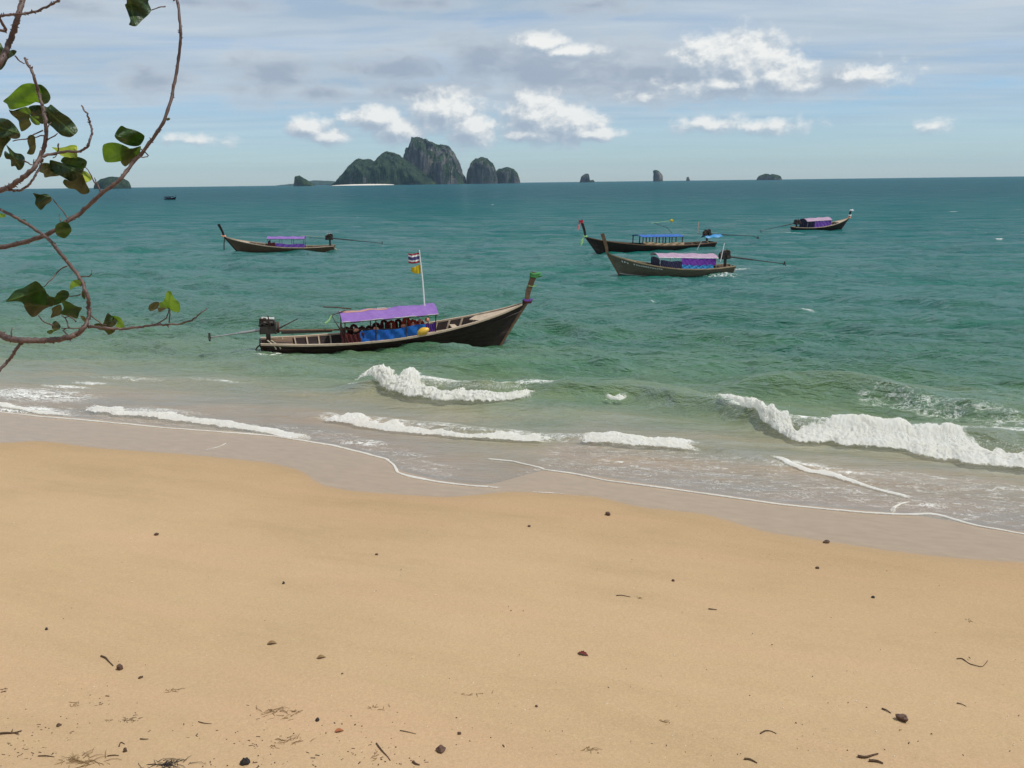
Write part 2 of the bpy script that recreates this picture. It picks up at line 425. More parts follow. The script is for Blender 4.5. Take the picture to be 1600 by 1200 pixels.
warp = (fb(U*0.25, V*0.25, oct=2, seed=5)-0.5)*2.0
wvz = np.zeros_like(X); nearm = X.shape[0]
for i in range(70):
    lam = 0.32*(30**(i/69.0)); th = rng.normal(0, 0.42 if lam < 3 else 0.25); kk = 2*PI/lam
    a = 0.0098*lam**0.76
    w = sst(2.2, 4.5, lam/np.maximum(dr, 0.03))
    ph = kk*(math.sin(th)*U+math.cos(th)*V)+rng.uniform(0, 6.28)+warp*min(kk, 2.5)
    sn = np.sin(ph); wvz += (w*a)*((1-np.abs(sn))*1.6-0.6 if i % 2 == 0 else sn)
# groups: the chop comes in patches
patch = 0.55+0.9*fb(U*0.10, V*0.17, oct=3, seed=44)
Z = Z+amp*wvz*patch
def ridge(d, front, back): return np.where(d < 0, np.exp(-(d/front)**2), np.exp(-(d/back)**2))
nz = (fb(U*0.9, V*0.9, oct=3, seed=61)-0.5)
r1 = 0.42*sst(4.0, 6.5, U)*(1-0.25*sst(13.5, 17.5, U))
Z += (r1*(1+0.5*nz))*ridge(V-wv(U)+0.25*nz, 0.34, 1.15)*sst(2, 3, x)
r2 = 0.60*sst(14.5, 17.5, U)*(1-0.4*sst(21.5, 26, U))
Z += (r2*(1+0.4*nz))*ridge(V-wv2(U)+0.3*nz, 0.5, 1.4)
r3 = 0.38*sst(3, 8, U)*(1-sst(17, 24, U))
Z += (r3*(1+0.5*nz))*ridge(V-wv3(U)+0.5*nz, 0.8, 1.8)
r4 = 0.10*sst(4.0, 6, U)*(1-0.6*sst(16, 18.5, U))
Z += (r4*(1+0.8*nz))*ridge(V-wv4(U)+0.1*nz, 0.16, 0.55)
for (pp, h_, fr, bk) in (((330,598,-.5),.12,.7,1.3),((120,572,0),.10,.8,1.5),((400,572,0),.12,.7,1.4)):
    uc, vc = to_uv(*P(pp[0], pp[1])[:2]); Z += h_*np.exp(-((U-uc)/3.2)**2)*ridge(V-vc+0.4*nz, fr, bk)
SZ_ = sand_z(X, Y, detail=False)
depth = Z-SZ_
# foam on the surface (spread, thin); the raised breakers are separate meshes
foam = np.zeros_like(X)
def fspot(px, py, ru, rv, s, ang=0.0):
    global foam
    uc, vc = to_uv(*P(px, py)[:2]); foam = np.maximum(foam, s*np.exp(-(((U-uc)/ru)**2+((V-vc)/rv)**2)))
def band(cv, u0, u1, v0, v1, s, soft=0.25):
    global foam
    d = V-cv(U); m = sst(u0, u0+0.8, U)*(1-sst(u1-0.8, u1, U))*sst(v0-soft, v0+soft, d)*(1-sst(v1-soft, v1+soft, d)); foam = np.maximum(foam, s*m)
band(wv, 4.2, 11.6, -0.1, 0.9, 0.60); band(wv, 15.4, 30, -0.05, 1.5, 0.66, 0.5); band(wv2, 18.6, 30, -1.2, 0.15, 0.42, 0.5)
band(wv4, 5.4, 16.4, -0.35, 0.45, 0.45); band(edge, -14, 12, -0.02, 1.2, 0.36, 0.3); band(edge, 12, 30, -0.02, 3.0, 0.37, 0.4)
fspot(60,618,3.2,1.2,.60); fspot(200,594,2.4,.35,.5); fspot(30,640,2.8,.6,.66); fspot(250,645,2.4,.7,.52); fspot(330,660,2.0,.5,.52); fspot(100,605,1.6,.3,.6); fspot(140,600,1.0,.3,.6)
fspot(430,676,1.6,.35,.5); fspot(570,693,1.4,.5,.5); fspot(650,712,1.0,.4,.42); fspot(1260,730,1.2,.35,.6); fspot(1330,742,1.0,.3,.5)
fspot(1310,765,1.4,.3,.45); fspot(1500,765,2,.5,.36); fspot(960,722,.8,.2,.5); fspot(1440,790,.9,.3,.5); fspot(340,600,2,.3,.42)
for q in ((1146,424,1.6,1.0,.85),(1125,431,1.8,.35,.7),(1158,420,1.3,1.0,.68),(500,392,1.8,.8,.75),(440,558,1.6,.25,.66),(420,562,.8,.2,.6),(1240,363,1.6,.8,.7),
          (1243,495,.8,.35,.58),(1262,492,.6,.3,.5),(1490,331,1.2,1.5,.8),(768,320,.9,1.2,.95),(1561,377,.5,.6,.8),(1080,417,.8,.3,.4),(700,545,1.0,.12,.45),(1570,348,.3,.5,.6),
          (263,312,1.6,2.0,1.2),(248,312,2.2,1.6,1.2),(237,311.5,1.0,1.6,1.2),(275,312,1,1.2,1.1),(30,347,.5,.5,1.0),(1275,352,.3,.3,.2),(560,340,.4,.4,.8),(1020,468,.35,.12,.6),(900,290.5,.1,.1,.1)):
    fspot(*q)
zone = np.log2(1+np.clip(x, 0, 400))/math.log2(401)
sea_m, T, out = newmat('sea_water')
tcn = T.n('ShaderNodeTexCoord'); O = tcn.outputs['Object']
rt = T.n('ShaderNodeVectorRotate', rotation_type='Z_AXIS'); T.link(O, rt.inputs[0]); rt.inputs['Angle'].default_value = -SH_ANG*0.6
SO = rt.outputs[0]
def attr(T, nme): return T.n('ShaderNodeAttribute', attribute_name=nme).outputs['Fac']
zn, dp, fo = attr(T, 'zone'), attr(T, 'depth'), attr(T, 'foam')
pn = T.noise(T.v('MULTIPLY', SO, (0.35, 1.3, 1)), 0.35, 4, 0.55, 0.3)
zz_ = T.m('ADD', zn, T.m('MULTIPLY', T.m('SUBTRACT', pn, 0.5), 0.10))
body = T.ramp(zz_, [(0.0, (.47,.375,.285)), (.20, (.43,.36,.26)), (.28, (.33,.33,.21)), (.35, (.20,.285,.145)), (.43, (.095,.235,.120)),
                    (.51, (.042,.190,.118)), (.61, (.020,.182,.142)), (.74, (.012,.160,.152)), (.88, (.008,.134,.150)), (1.0, (.006,.100,.132))])
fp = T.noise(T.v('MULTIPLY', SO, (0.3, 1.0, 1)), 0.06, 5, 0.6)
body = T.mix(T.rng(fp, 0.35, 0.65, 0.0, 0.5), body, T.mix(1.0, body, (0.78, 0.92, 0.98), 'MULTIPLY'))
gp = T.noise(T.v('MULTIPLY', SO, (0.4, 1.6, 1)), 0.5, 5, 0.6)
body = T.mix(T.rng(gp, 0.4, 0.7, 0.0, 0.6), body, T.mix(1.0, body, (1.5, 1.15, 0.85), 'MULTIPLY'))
w1a = T.noise(T.v('MULTIPLY', SO, (0.32, 1.0, 1)), 1.5, 7, 0.64, 0.5)
w1r = T.m('SUBTRACT', 1.0, T.m('MULTIPLY', T.m('ABSOLUTE', T.m('SUBTRACT', T.noise(T.v('MULTIPLY', SO, (0.26, 1.0, 1)), 0.9, 6, 0.6, 0.9), 0.5)), 3.0))
w1 = T.m('ADD', T.m('MULTIPLY', w1a, 0.8), T.m('MULTIPLY', w1r, 0.55))
w2 = T.noise(T.v('MULTIPLY', SO, (0.40, 1.0, 1)), 0.33, 4, 0.55, 0.2)
w3 = T.noise(T.v('MULTIPLY', SO, (0.5, 1.0, 1)), 9.0, 4, 0.6, 0.2)
hw = T.m('ADD', T.m('MULTIPLY', w1, 0.27), T.m('ADD', T.m('MULTIPLY', T.m('MULTIPLY', w2, T.rng(zn, 0.45, 0.75)), 1.3), T.m('MULTIPLY', w3, 0.04)))
bn = T.n('ShaderNodeBump'); bn.inputs['Distance'].default_value = 1.0; T.link(hw, bn.inputs['Height'])
T.link(T.rng(zn, 0.05, 0.45, 0.30, 1.0), bn.inputs['Strength'])
bn.inputs['Distance'].default_value = 1.3
fr = T.n('ShaderNodeFresnel'); fr.inputs[0].default_value = 1.33; T.link(bn.outputs[0], fr.inputs['Normal'])
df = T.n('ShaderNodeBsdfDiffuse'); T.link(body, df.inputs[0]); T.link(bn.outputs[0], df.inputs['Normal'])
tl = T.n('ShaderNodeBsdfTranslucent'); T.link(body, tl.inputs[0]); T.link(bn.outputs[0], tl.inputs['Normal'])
dm = T.n('ShaderNodeMixShader'); dm.inputs[0].default_value = 0.25; T.link(df.outputs[0], dm.inputs[1]); T.link(tl.outputs[0], dm.inputs[2])
tp = T.n('ShaderNodeBsdfTransparent'); tp.inputs[0].default_value = (0.93, 0.96, 0.94, 1)
opq = T.m('SUBTRACT', 1.0, T.m('EXPONENT', T.m('MULTIPLY', T.m('MAXIMUM', dp, 0.0), -28.0)))
bd = T.n('ShaderNodeMixShader'); T.link(opq, bd.inputs[0]); T.link(tp.outputs[0], bd.inputs[1]); T.link(dm.outputs[0], bd.inputs[2])
gl = T.n('ShaderNodeBsdfGlossy'); gl.inputs['Roughness'].default_value = 0.10; T.link(bn.outputs[0], gl.inputs['Normal'])
rf = T.m('MULTIPLY', T.m('SUBTRACT', fr.outputs[0], T.rng(zn, 0.4, 0.85, 0.07, 0.30)), T.rng(zn, 0.35, 0.85, 0.80, 0.27), clamp=True)
wp = T.noise(T.v('MULTIPLY', SO, (0.22, 1.0, 1)), 0.30, 12, 0.74, 0.4)
rf = T.m('MULTIPLY', rf, T.rng(wp, 0.36, 0.66, 0.35, 1.75))
rf = T.m('MINIMUM', rf, 0.42); rf = T.m('MULTIPLY', rf, T.rng(zn, 0.0, 0.35, 0.75, 1.0))
wm = T.n('ShaderNodeMixShader'); T.link(rf, wm.inputs[0]); T.link(bd.outputs[0], wm.inputs[1]); T.link(gl.outputs[0], wm.inputs[2])
vd = T.v('ADD', SO, T.v('MULTIPLY', T.noise(SO, 1.6, 4, 0.6, out='Color'), (0.7, 0.7, 0.0)))
lv = T.v('MULTIPLY', vd, (0.55, 1.5, 1.0))
la = T.m('ABSOLUTE', T.m('SUBTRACT', T.noise(lv, 2.2, 6, 0.62, 0.6), 0.5)); lb = T.m('ABSOLUTE', T.m('SUBTRACT', T.noise(lv, 5.5, 5, 0.62, 0.4), 0.5))
lace = T.m('SUBTRACT', 1.0, T.m('MINIMUM', T.m('MULTIPLY', la, 14.0), T.m('MULTIPLY', lb, 16.0)))
ln = T.m('ADD', T.m('MULTIPLY', lace, 0.62), T.m('MULTIPLY', T.noise(T.v('MULTIPLY', SO, (0.6, 1.4, 1)), 4.5, 6, 0.7), 0.62))
ff = T.rng(T.m('ADD', fo, T.m('MULTIPLY', T.m('SUBTRACT', ln, 0.5), 0.9)), 0.62, 0.92, smooth=True)
ff = T.m('MULTIPLY', ff, T.rng(fo, 0.15, 0.4))
fd = T.n('ShaderNodeBsdfDiffuse'); fd.inputs[0].default_value = (0.80, 0.79, 0.74, 1)
fm = T.n('ShaderNodeMixShader'); T.link(T.m('MULTIPLY', ff, 0.85), fm.inputs[0]); T.link(wm.outputs[0], fm.inputs[1]); T.link(fd.outputs[0], fm.inputs[2])
T.link(fm.outputs[0], out.inputs[0])
sea = grid_obj('sea', X, Y, Z, sea_m, {'zone': zone, 'depth': depth, 'foam': foam}, flip=True)
tag(sea, 'choppy teal sea turning green and sandy towards the shore', kind='structure')
# height lookup for things that float
def sea_z_at(xw, yw):
    u, v = to_uv(xw, yw); a = math.atan2(xw, yw)
    j = int(np.argmin(np.abs(AZ[0]-a))); i = int(np.argmin(np.abs(RR[:, j]-math.hypot(xw, yw)))); return float(Z[i, j])

# ------------------------------------------------------------------ breakers and foam lines
foam_m, T, out = newmat('foam')
O = T.n('ShaderNodeTexCoord').outputs['Object']; fe = attr(T, 'fedge')
b1 = T.n('ShaderNodeBsdfDiffuse'); b2 = T.n('ShaderNodeBsdfTranslucent')
tint = T.mix(T.rng(T.noise(O, 3, 4, 0.6), 0.35, 0.65), (0.95, 0.94, 0.90), (0.90, 0.88, 0.81))
T.link(tint, b1.inputs[0]); T.link(tint, b2.inputs[0])
bn = T.n('ShaderNodeBump'); bn.inputs['Distance'].default_value = 0.012; bn.inputs['Strength'].default_value = 0.6; T.link(T.noise(O, 22, 5, 0.7), bn.inputs['Height'])
T.link(bn.outputs[0], b1.inputs['Normal'])
mx = T.n('ShaderNodeMixShader'); mx.inputs[0].default_value = 0.5; T.link(b1.outputs[0], mx.inputs[1]); T.link(b2.outputs[0], mx.inputs[2])
tpn = T.n('ShaderNodeBsdfTransparent')
al = T.rng(T.m('ADD', fe, T.m('MULTIPLY', T.m('SUBTRACT', T.m('ADD', T.m('MULTIPLY', T.noise(O, 9, 6, 0.72), .5), T.m('MULTIPLY', T.noise(T.v('MULTIPLY', O, (1, 1, .4)), 3.2, 5, 0.65), .5)), 0.5), 1.6)), 0.34, 0.62, smooth=True)
m2 = T.n('ShaderNodeMixShader'); T.link(al, m2.inputs[0]); T.link(tpn.outputs[0], m2.inputs[1]); T.link(mx.outputs[0], m2.inputs[2]); T.link(m2.outputs[0], out.inputs[0])

def resample(pts, step):
    pts = np.array(pts, float); d = np.concatenate([[0], np.cumsum(np.linalg.norm(np.diff(pts[:, :2], axis=0), axis=1))])
    s = np.arange(0, d[-1], step); o = np.stack([np.interp(s, d, pts[:, k]) for k in range(pts.shape[1])], -1)
    n = int(0.25/step)*2+1; kk = np.hanning(n+2)[1:-1]; kk /= kk.sum()
    for k in range(pts.shape[1]): o[:, k] = np.convolve(np.pad(o[:, k], n//2, mode='edge'), kk, mode='valid')[:len(o)]
    return s, o
def sea_interp(xw, yw):        # mean water surface under a foam point
    u, v = to_uv(xw, yw); e = edge(u); xx = v-e
    z = -0.02+0.038*sst(-0.05, 0.35, xx)
    z = z+0.42*sst(4.0, 6.5, u)*(1-0.25*sst(13.5, 17.5, u))*ridge(v-wv(u), 0.38, 1.15)*sst(2, 3, xx)
    z = z+0.42*sst(14.5, 17.5, u)*ridge(v-wv2(u), 0.6, 1.4)
    z = z+0.10*sst(4.0, 6, u)*(1-0.6*sst(16, 18.5, u))*ridge(v-wv4(u), 0.16, 0.55)
    return np.maximum(z, sand_z(xw, yw, detail=False)+0.003)
def breaker(pts, name, label, seed=0, step=0.022, rows=54, lump=0.30, density=1.0):
    """pts: (px, py, width m, height m) along the front foot of the foam"""
    q = [(*P(a, b_)[:2], w_, h_) for a, b_, w_, h_ in pts]
    s, o = resample(q, step); n = len(s)
    t = np.linspace(0, 1, rows)[:, None]
    x0, y0, w_, h_ = [o[:, k][None, :] for k in range(4)]
    dx_ = np.gradient(o[:, 0]); dy_ = np.gradient(o[:, 1]); L_ = np.hypot(dx_, dy_); nx = -dy_/L_; ny = dx_/L_
    kk = np.hanning(42)[1:-1]; kk /= kk.sum(); nx = np.convolve(np.pad(nx, 20, mode='edge'), kk, mode='valid')[:n]; ny = np.convolve(np.pad(ny, 20, mode='edge'), kk, mode='valid')[:n]
    sg = 1 if (nx*EN[0]+ny*EN[1]).mean() > 0 else -1; nx *= sg; ny *= sg
    if np.max(o[:, 2]) > .9: nx = nx*0+EN[0]; ny = ny*0+EN[1]
    S = np.broadcast_to(s[None, :], (rows, n))
    wob = 1+1.3*(fb(S*1.6, S*0, oct=4, seed=seed+5)-0.5)
    foot = 0.35*w_*(fb(S*2.2+9, S*0+3, oct=4, seed=seed+7)-0.5)
    dist = t*w_*wob+foot
    BX = x0+nx*dist; BY = y0+ny*dist
    prof = np.sin(PI*np.clip(t, 0, 1)**0.62)**0.8
    hv = h_*(0.6+0.8*fb(S*1.1+3, S*0+1, oct=4, seed=seed+11))
    bl = fb(BX*6.5, BY*6.5, t*w_*5+seed, oct=5, seed=seed+1, gain=0.66, bil=True)
    fz = fb(BX*24, BY*24, t*9, oct=4, seed=seed+2, gain=0.75)
    prof = prof**1.0
    zz = prof*hv*(1-lump+lump*1.9*bl)+prof*np.minimum(h_, .25)*0.55*(fz-0.5)
    ox = (fb(BX*7+50, BY*7, zz*9, oct=4, seed=seed+3, gain=0.6)-0.5)*h_*0.9*prof
    BX = BX-EN[0]*ox; BY = BY-EN[1]*ox
    base = sea_interp(BX, BY)
    BZ = base+0.004+np.maximum(zz, -0.01)
    ends = np.minimum(S, s[-1]-S)/0.9
    fe_ = np.minimum(np.minimum(t/0.10, (1-t)/(0.45 if np.max(o[:, 2]) > .9 else 0.35)), ends)
    fe_ = np.clip(fe_, 0, 1)*density
    ob = grid_obj(name, BX, BY, BZ, foam_m, {'fedge': fe_}, flip=True)
    tag(ob, label, kind='stuff'); return ob
breaker([(545,606,.6,.12),(568,610,1.0,.28),(600,621,1.15,.33),(640,632,1.15,.31),(690,636,1.1,.29),(750,636,1.05,.26),(800,634,.9,.24),(842,627,.6,.13)], 'breaking_wave_foam', 'white foam of the breaking wave in front of the large boat', 1, lump=.34)
breaker([(1106,640,.2,.06),(1140,650,.5,.13),(1180,664,.75,.18),(1215,684,1.2,.20),(1245,697,1.7,.20),(1300,702,2.0,.19),(1400,713,2.1,.21),(1450,722,2.0,.20),(1500,736,2.2,.22),(1600,741,2.3,.22),(1700,760,2.2,.28),(1790,780,2.2,.25)], 'breaking_wave_foam', 'long thick white foam of the breaking wave at the right edge', 20, lump=.34)
breaker([(484,657,.3,.05),(510,664,.65,.13),(600,678,.7,.13),(700,687,.65,.11),(760,692,.6,.10),(850,694,.4,.06),(888,694,.25,.04)], 'breaking_wave_foam', 'narrow foam roll left of the middle close to the beach', 30, density=.8)
breaker([(880,690,.3,.06),(900,695,.6,.12),(980,702,.65,.13),(1050,707,.6,.11),(1120,709,.35,.05)], 'breaking_wave_foam', 'short foam roll right of the middle close to the beach', 40, density=.8)
breaker([(122,640,.6,.10),(150,650,.8,.12),(230,658,.75,.11),(300,665,.65,.09),(340,671,.6,.08),(400,677,.5,.06),(450,686,.4,.04),(500,694,.25,.02)], 'breaking_wave_foam', 'narrow foam roll at the far left along the beach', 50, density=.72)
breaker([(-160,600,.5,.1),(-60,630,.4,.08),(0,638,.35,.07),(60,648,.3,.06),(130,654,.25,.04)], 'breaking_wave_foam', 'thin foam roll running off the left edge', 60, density=.8)
breaker([(935,622,.1,.05),(950,630,.35,.14),(970,632,.35,.15),(988,624,.15,.05)], 'breaking_wave_foam', 'small patch of foam on the wave crest behind the foam rolls', 70, lump=.6)
breaker([(1172,713,.22,.03),(1210,722,.28,.035),(1260,741,.24,.03),(1300,748,.34,.05),(1330,758,.26,.04),(1380,772,.18,.03),(1420,782,.22,.03),(1452,792,.34,.05),(1470,796,.2,.04)], 'foam_line', 'ragged inner foam line running towards the ring of foam', 80, rows=16, density=.72)
FL = lambda pts, w_, h_: [(a, b_, w_, h_) for a, b_ in pts]
breaker(FL([(-120,632),(-50,640),(0,645),(60,652),(130,658),(250,669),(430,683),(520,698),(600,718),(614,728),(618,739),(640,747),(690,756),(760,763),(800,769)], .10, .018), 'foam_line', 'thin white foam edge of the left swash sheet', 90, rows=14, step=.018)
breaker(FL([(738,717),(800,723),(850,735),(900,743),(950,753),(1050,766),(1225,791),(1350,803),(1400,806),(1460,806),(1525,823),(1600,836),(1680,852),(1760,870)], .085, .02), 'foam_line', 'thin white foam edge of the right swash sheet', 100, rows=14, step=.018)
breaker(FL([(1450,786),(1415,788),(1397,796),(1402,806),(1420,811)], .10, .02), 'foam_line', 'curl of foam closing a ring at the water edge', 110, rows=14, step=.018)
breaker(FL([(288,713),(320,706),(345,700),(358,692),(370,684)], .05, .008), 'foam_line', 'faint thread of foam on the wet sand at the left', 120, rows=12, step=.018, density=.62)
breaker(FL([(785,767),(830,772),(880,775),(935,779)], .05, .008), 'foam_line', 'faint thread of foam at the edge of the dry sand in the middle', 130, rows=12, step=.018, density=.6)
# spray thrown up along the two breaking crests
def spray(pts, n, seed, label):
    rs = random.Random(seed); mb = MB()
    for _ in range(n):
        i = rs.randrange(len(pts)-1); f = rs.random()
        a = [pts[i][k]*(1-f)+pts[i+1][k]*f for k in range(3)]
        p = P(a[0], a[1]); z0 = a[2]; rr_ = rs.uniform(.004, .011)
        c_ = Vector((p[0]+rs.gauss(0, .1), p[1]+rs.gauss(0.15, .15), z0+abs(rs.gauss(0, .07))))
        V = [c_+Vector(v)*rr_ for v in ((1,0,0),(-1,0,0),(0,1,0),(0,-1,0),(0,0,1.2),(0,0,-1.2))]
        mb.add(V, [(0,2,4),(2,1,4),(1,3,4),(3,0,4),(2,0,5),(1,2,5),(3,1,5),(0,3,5)], True)
    o = mb.build('spray', None); o.data.materials.append(spray_m); tag(o, label, kind='stuff')
spray_m = simple('spray_white', (0.85, 0.85, 0.82), rough=0.5, trans=.3)
spray([(575,612,.5),(640,630,.52),(760,634,.48),(820,630,.4)], 900, 3, 'fine drops of spray over the breaking wave by the large boat')
spray([(1112,640,.3),(1200,668,.4),(1250,695,.42),(1400,708,.42),(1600,738,.45)], 1300, 4, 'fine drops of spray over the breaking wave at the right')

# ------------------------------------------------------------------ islands
isl_m, T, out = newmat('karst_island')
O = T.n('ShaderNodeTexCoord').outputs['Object']; gm = T.n('ShaderNodeNewGeometry')
sp = T.n('ShaderNodeSeparateXYZ'); T.link(gm.outputs['Normal'], sp.inputs[0]); nzz = sp.outputs[2]
vg = attr(T, 'veg')
k1 = T.noise(T.v('MULTIPLY', O, (1, 1, 0.22)), 0.022, 7, 0.65); k2 = T.noise(O, 0.028, 8, 0.74); k3 = T.noise(O, 0.009, 3, 0.5)
rock = T.ramp(k1, [(0.34, (0.050, 0.055, 0.065)), (0.48, (0.10, 0.10, 0.105)), (0.60, (0.17, 0.16, 0.15)), (0.70, (0.38, 0.31, 0.24))])
green = T.ramp(k2, [(0.3, (0.013, 0.024, 0.018)), (0.46, (0.022, 0.038, 0.026)), (0.58, (0.045, 0.070, 0.034)), (0.72, (0.10, 0.135, 0.055))])
gf = T.m('ADD', T.m('ADD', vg, T.m('MULTIPLY', nzz, 0.9)), T.m('ADD', T.m('MULTIPLY', T.m('SUBTRACT', k2, 0.5), 2.0), T.m('MULTIPLY', T.m('SUBTRACT', k3, 0.5), 2.4)))
cc = T.mix(T.rng(gf, 0.20, 0.42, smooth=True), rock, green)
b = T.n('ShaderNodeBsdfPrincipled'); T.link(cc, b.inputs['Base Color']); b.inputs['Roughness'].default_value = 0.95; b.inputs['Specular IOR Level'].default_value = 0.05
bn = T.n('ShaderNodeBump'); bn.inputs['Distance'].default_value = 9.0; bn.inputs['Strength'].default_value = 1.0
T.link(T.m('ADD', T.m('MULTIPLY', k1, 0.8), T.noise(O, 0.09, 4, 0.7)), bn.inputs['Height']); T.link(bn.outputs[0], b.inputs['Normal']); T.link(b.outputs[0], out.inputs[0])

def karst(prof, dist, name, parent=None, label=None, cat=None, thick=0.5, steep=0.42, veg=0.2, rough=1.0, ncol=None, seed=0, dy=0.0, nrow=56, tree=1.0, kind=None):
    dist = dist+dy; px = np.array([p[0] for p in prof], float)
    pts = []
    for a, b_ in prof:
        d = ray(a, b_); q = CP+d*(dist/d[1]); pts.append((q[0], q[2]))
    pts = np.array(pts); W_ = pts[-1, 0]-pts[0, 0]
    n = ncol or int(min(420, max(40, (px[-1]-px[0])*2.4)))
    xs = np.linspace(pts[0, 0], pts[-1, 0], n); H = np.maximum(np.interp(xs, pts[:, 0], pts[:, 1]), 0.5)
    H = H*(1+(.16*(fb(xs/55.0+seed, xs*0, oct=4, seed=seed+8, gain=.6)-.5))*min(1, rough))
    kk = np.hanning(5); kk = kk/kk.sum(); H = np.convolve(np.pad(H, 2, mode='edge'), kk, mode='valid')
    xn = (xs-xs.mean())/(W_/2)
    Tk = W_*thick*0.5*np.sqrt(np.clip(1-0.92*xn**2, 0.03, 1))
    a = np.linspace(0, PI, nrow)[:, None]
    X_ = np.broadcast_to(xs[None, :], (nrow, n)).copy(); Y_ = dist-Tk[None, :]*np.cos(a)
    Z_ = H[None, :]*np.clip(np.sin(a), 0, 1)**steep
    sc = 1/70.0; hm = H.max()
    fl = fb(X_*sc*2.2+seed, Y_*sc, Z_*sc*0.35, oct=5, seed=seed+1, gain=.55)-0.5
    big_ = fb(X_*sc*.6+seed, Y_*sc*.6, Z_*sc*.5, oct=3, seed=seed+2)-0.5
    k_ = rough*np.clip(hm/150, .12, 1.0)
    Y_ = Y_+(fl*130+big_*150)*k_*np.sin(a*0.999)**0.3
    tr = (fb(X_/9+seed, Y_/9, Z_/9, oct=3, seed=seed+4, bil=True)-0.5)
    up = np.clip(np.sin(a), 0, 1)
    Z_ = Z_+tr*(15 if hm > 100 else 8)*tree*up*np.clip(H[None, :]/30, 0, 1)+fl*10*k_*up
    X_ = X_+(fb(X_/30+90, Y_/30, Z_/30, oct=3, seed=seed+6)-0.5)*16*k_
    Z_ = Z_-4.0*(1-up)
    loc = np.array([xs.mean(), dist, 0.0])
    o = grid_obj(name, X_-loc[0], Y_-loc[1], Z_, isl_m, {'veg': np.full(X_.shape, veg)})
    o.location = tuple(loc)
    if parent: o.parent = parent; o.location = (loc[0]-parent.location.x, loc[1]-parent.location.y, 0)
    if label: tag(o, label, cat, kind=kind)
    return o
DI = 6000
c0 = P(660, 400); dd = ray(660, 288); q = CP+dd*(DI/dd[1])
big_i = empty('island', (float(q[0]), DI, 0)); tag(big_i, 'largest island with a tall cliff, a wooded slope at its left and a white beach', 'island')
karst([(622,291),(626,262),(631,250),(634,232),(640,229),(645,217),(652,215),(660,217),(672,222),(680,225),(688,226),(700,231),(710,240),(717,252),(722,270),(727,280),(730,291)], DI, 'cliff', big_i, thick=.75, steep=.34, veg=-0.12, seed=3)
karst([(517,292),(528,284),(540,270),(552,256),(560,249),(575,248),(582,252),(588,250),(600,240),(612,238),(624,243),(634,250),(645,258),(662,270),(680,282),(690,291)], DI, 'wooded_slope', big_i, thick=.85, steep=.62, veg=.75, seed=7, dy=-170)
karst([(664,291),(670,283),(674,262),(680,248),(690,240),(700,238),(708,246),(714,262),(720,278),(726,291)], DI, 'cliff_buttress', big_i, thick=1.0, steep=.4, veg=.12, seed=13, dy=-160)
beach_m = simple('white_beach', (0.72, 0.66, 0.56), (0.62, 0.56, 0.47), scale=.02, rough=.9)
bp = []
for px in np.linspace(517, 614, 40):
    d = ray(px, 290); q = CP+d*((DI-800)/d[1]); bp.append(q[0])
bp = np.array(bp); tt = np.linspace(0, 1, 6)[:, None]
env = np.sin(PI*np.linspace(0.03, .97, 40))[None, :]**0.4
grid_b = grid_obj('beach', np.broadcast_to(bp, (6, 40))-big_i.location.x, (DI-800+tt*200*env)-DI+0*bp[None, :], -1+tt**0.5*8*env, beach_m, parent=big_i)
karst([(728,291),(731,266),(736,255),(744,249),(752,247),(762,249),(770,256),(775,268),(778,291)], DI, 'island', None, 'rounded rock dome just right of the largest island', 'island', thick=.9, steep=.36, veg=.05, seed=23, dy=-60)
karst([(772,291),(774,268),(780,263),(786,263),(794,262),(802,264),(808,270),(812,280),(813,290)], DI, 'island', None, 'low flat-topped rock island right of the rounded dome', 'island', thick=.9, steep=.3, veg=.0, seed=31, dy=60)
karst([(460,292),(461,276),(468,274),(475,279),(484,285),(492,291)], 5200, 'island', None, 'small wedge-shaped rock island left of the largest island', 'island', thick=.8, steep=.4, veg=.25, seed=41)
karst([(149,294),(152,286),(160,280),(172,277),(186,278),(196,282),(200,288),(203,294)], 4200, 'island', None, 'small round wooded island behind the branch at the left', 'island', thick=.9, steep=.4, veg=.7, seed=47)
karst([(905,287),(908,276),(914,272),(919,272),(921,282),(927,281),(931,287)], 6500, 'sea_stack', None, 'pointed sea stack with a low rock beside it, leftmost of the far stacks', 'sea stack', thick=.8, steep=.3, veg=-.2, seed=51, tree=.4)
karst([(1021,285),(1020,268),(1024,266),(1030,267),(1035,273),(1038,279),(1036,285)], 6500, 'sea_stack', None, 'tall leaning sea stack like a shark fin on the horizon', 'sea stack', thick=.9, steep=.25, veg=-.2, seed=57, tree=.4)
karst([(1072,285),(1073,277),(1076,276),(1079,285)], 7200, 'sea_stack', None, 'tiny sea stack right of the tall leaning one', 'sea stack', thick=.9, steep=.3, veg=-.2, seed=61, tree=.3)
karst([(1182,283),(1187,275),(1196,271),(1201,272),(1203,275),(1206,272),(1214,273),(1219,275),(1221,282)], 6500, 'island', None, 'low double-humped rock island at the right of the horizon', 'island', thick=.7, steep=.35, veg=-.1, seed=67, tree=.6)
karst([(415,293),(440,289),(462,287),(490,282),(520,283),(560,289),(600,293)], 14500, 'hills', None, 'faint distant hills on the horizon left of the largest island', None, thick=.4, steep=.7, veg=.8, seed=71, kind='structure')

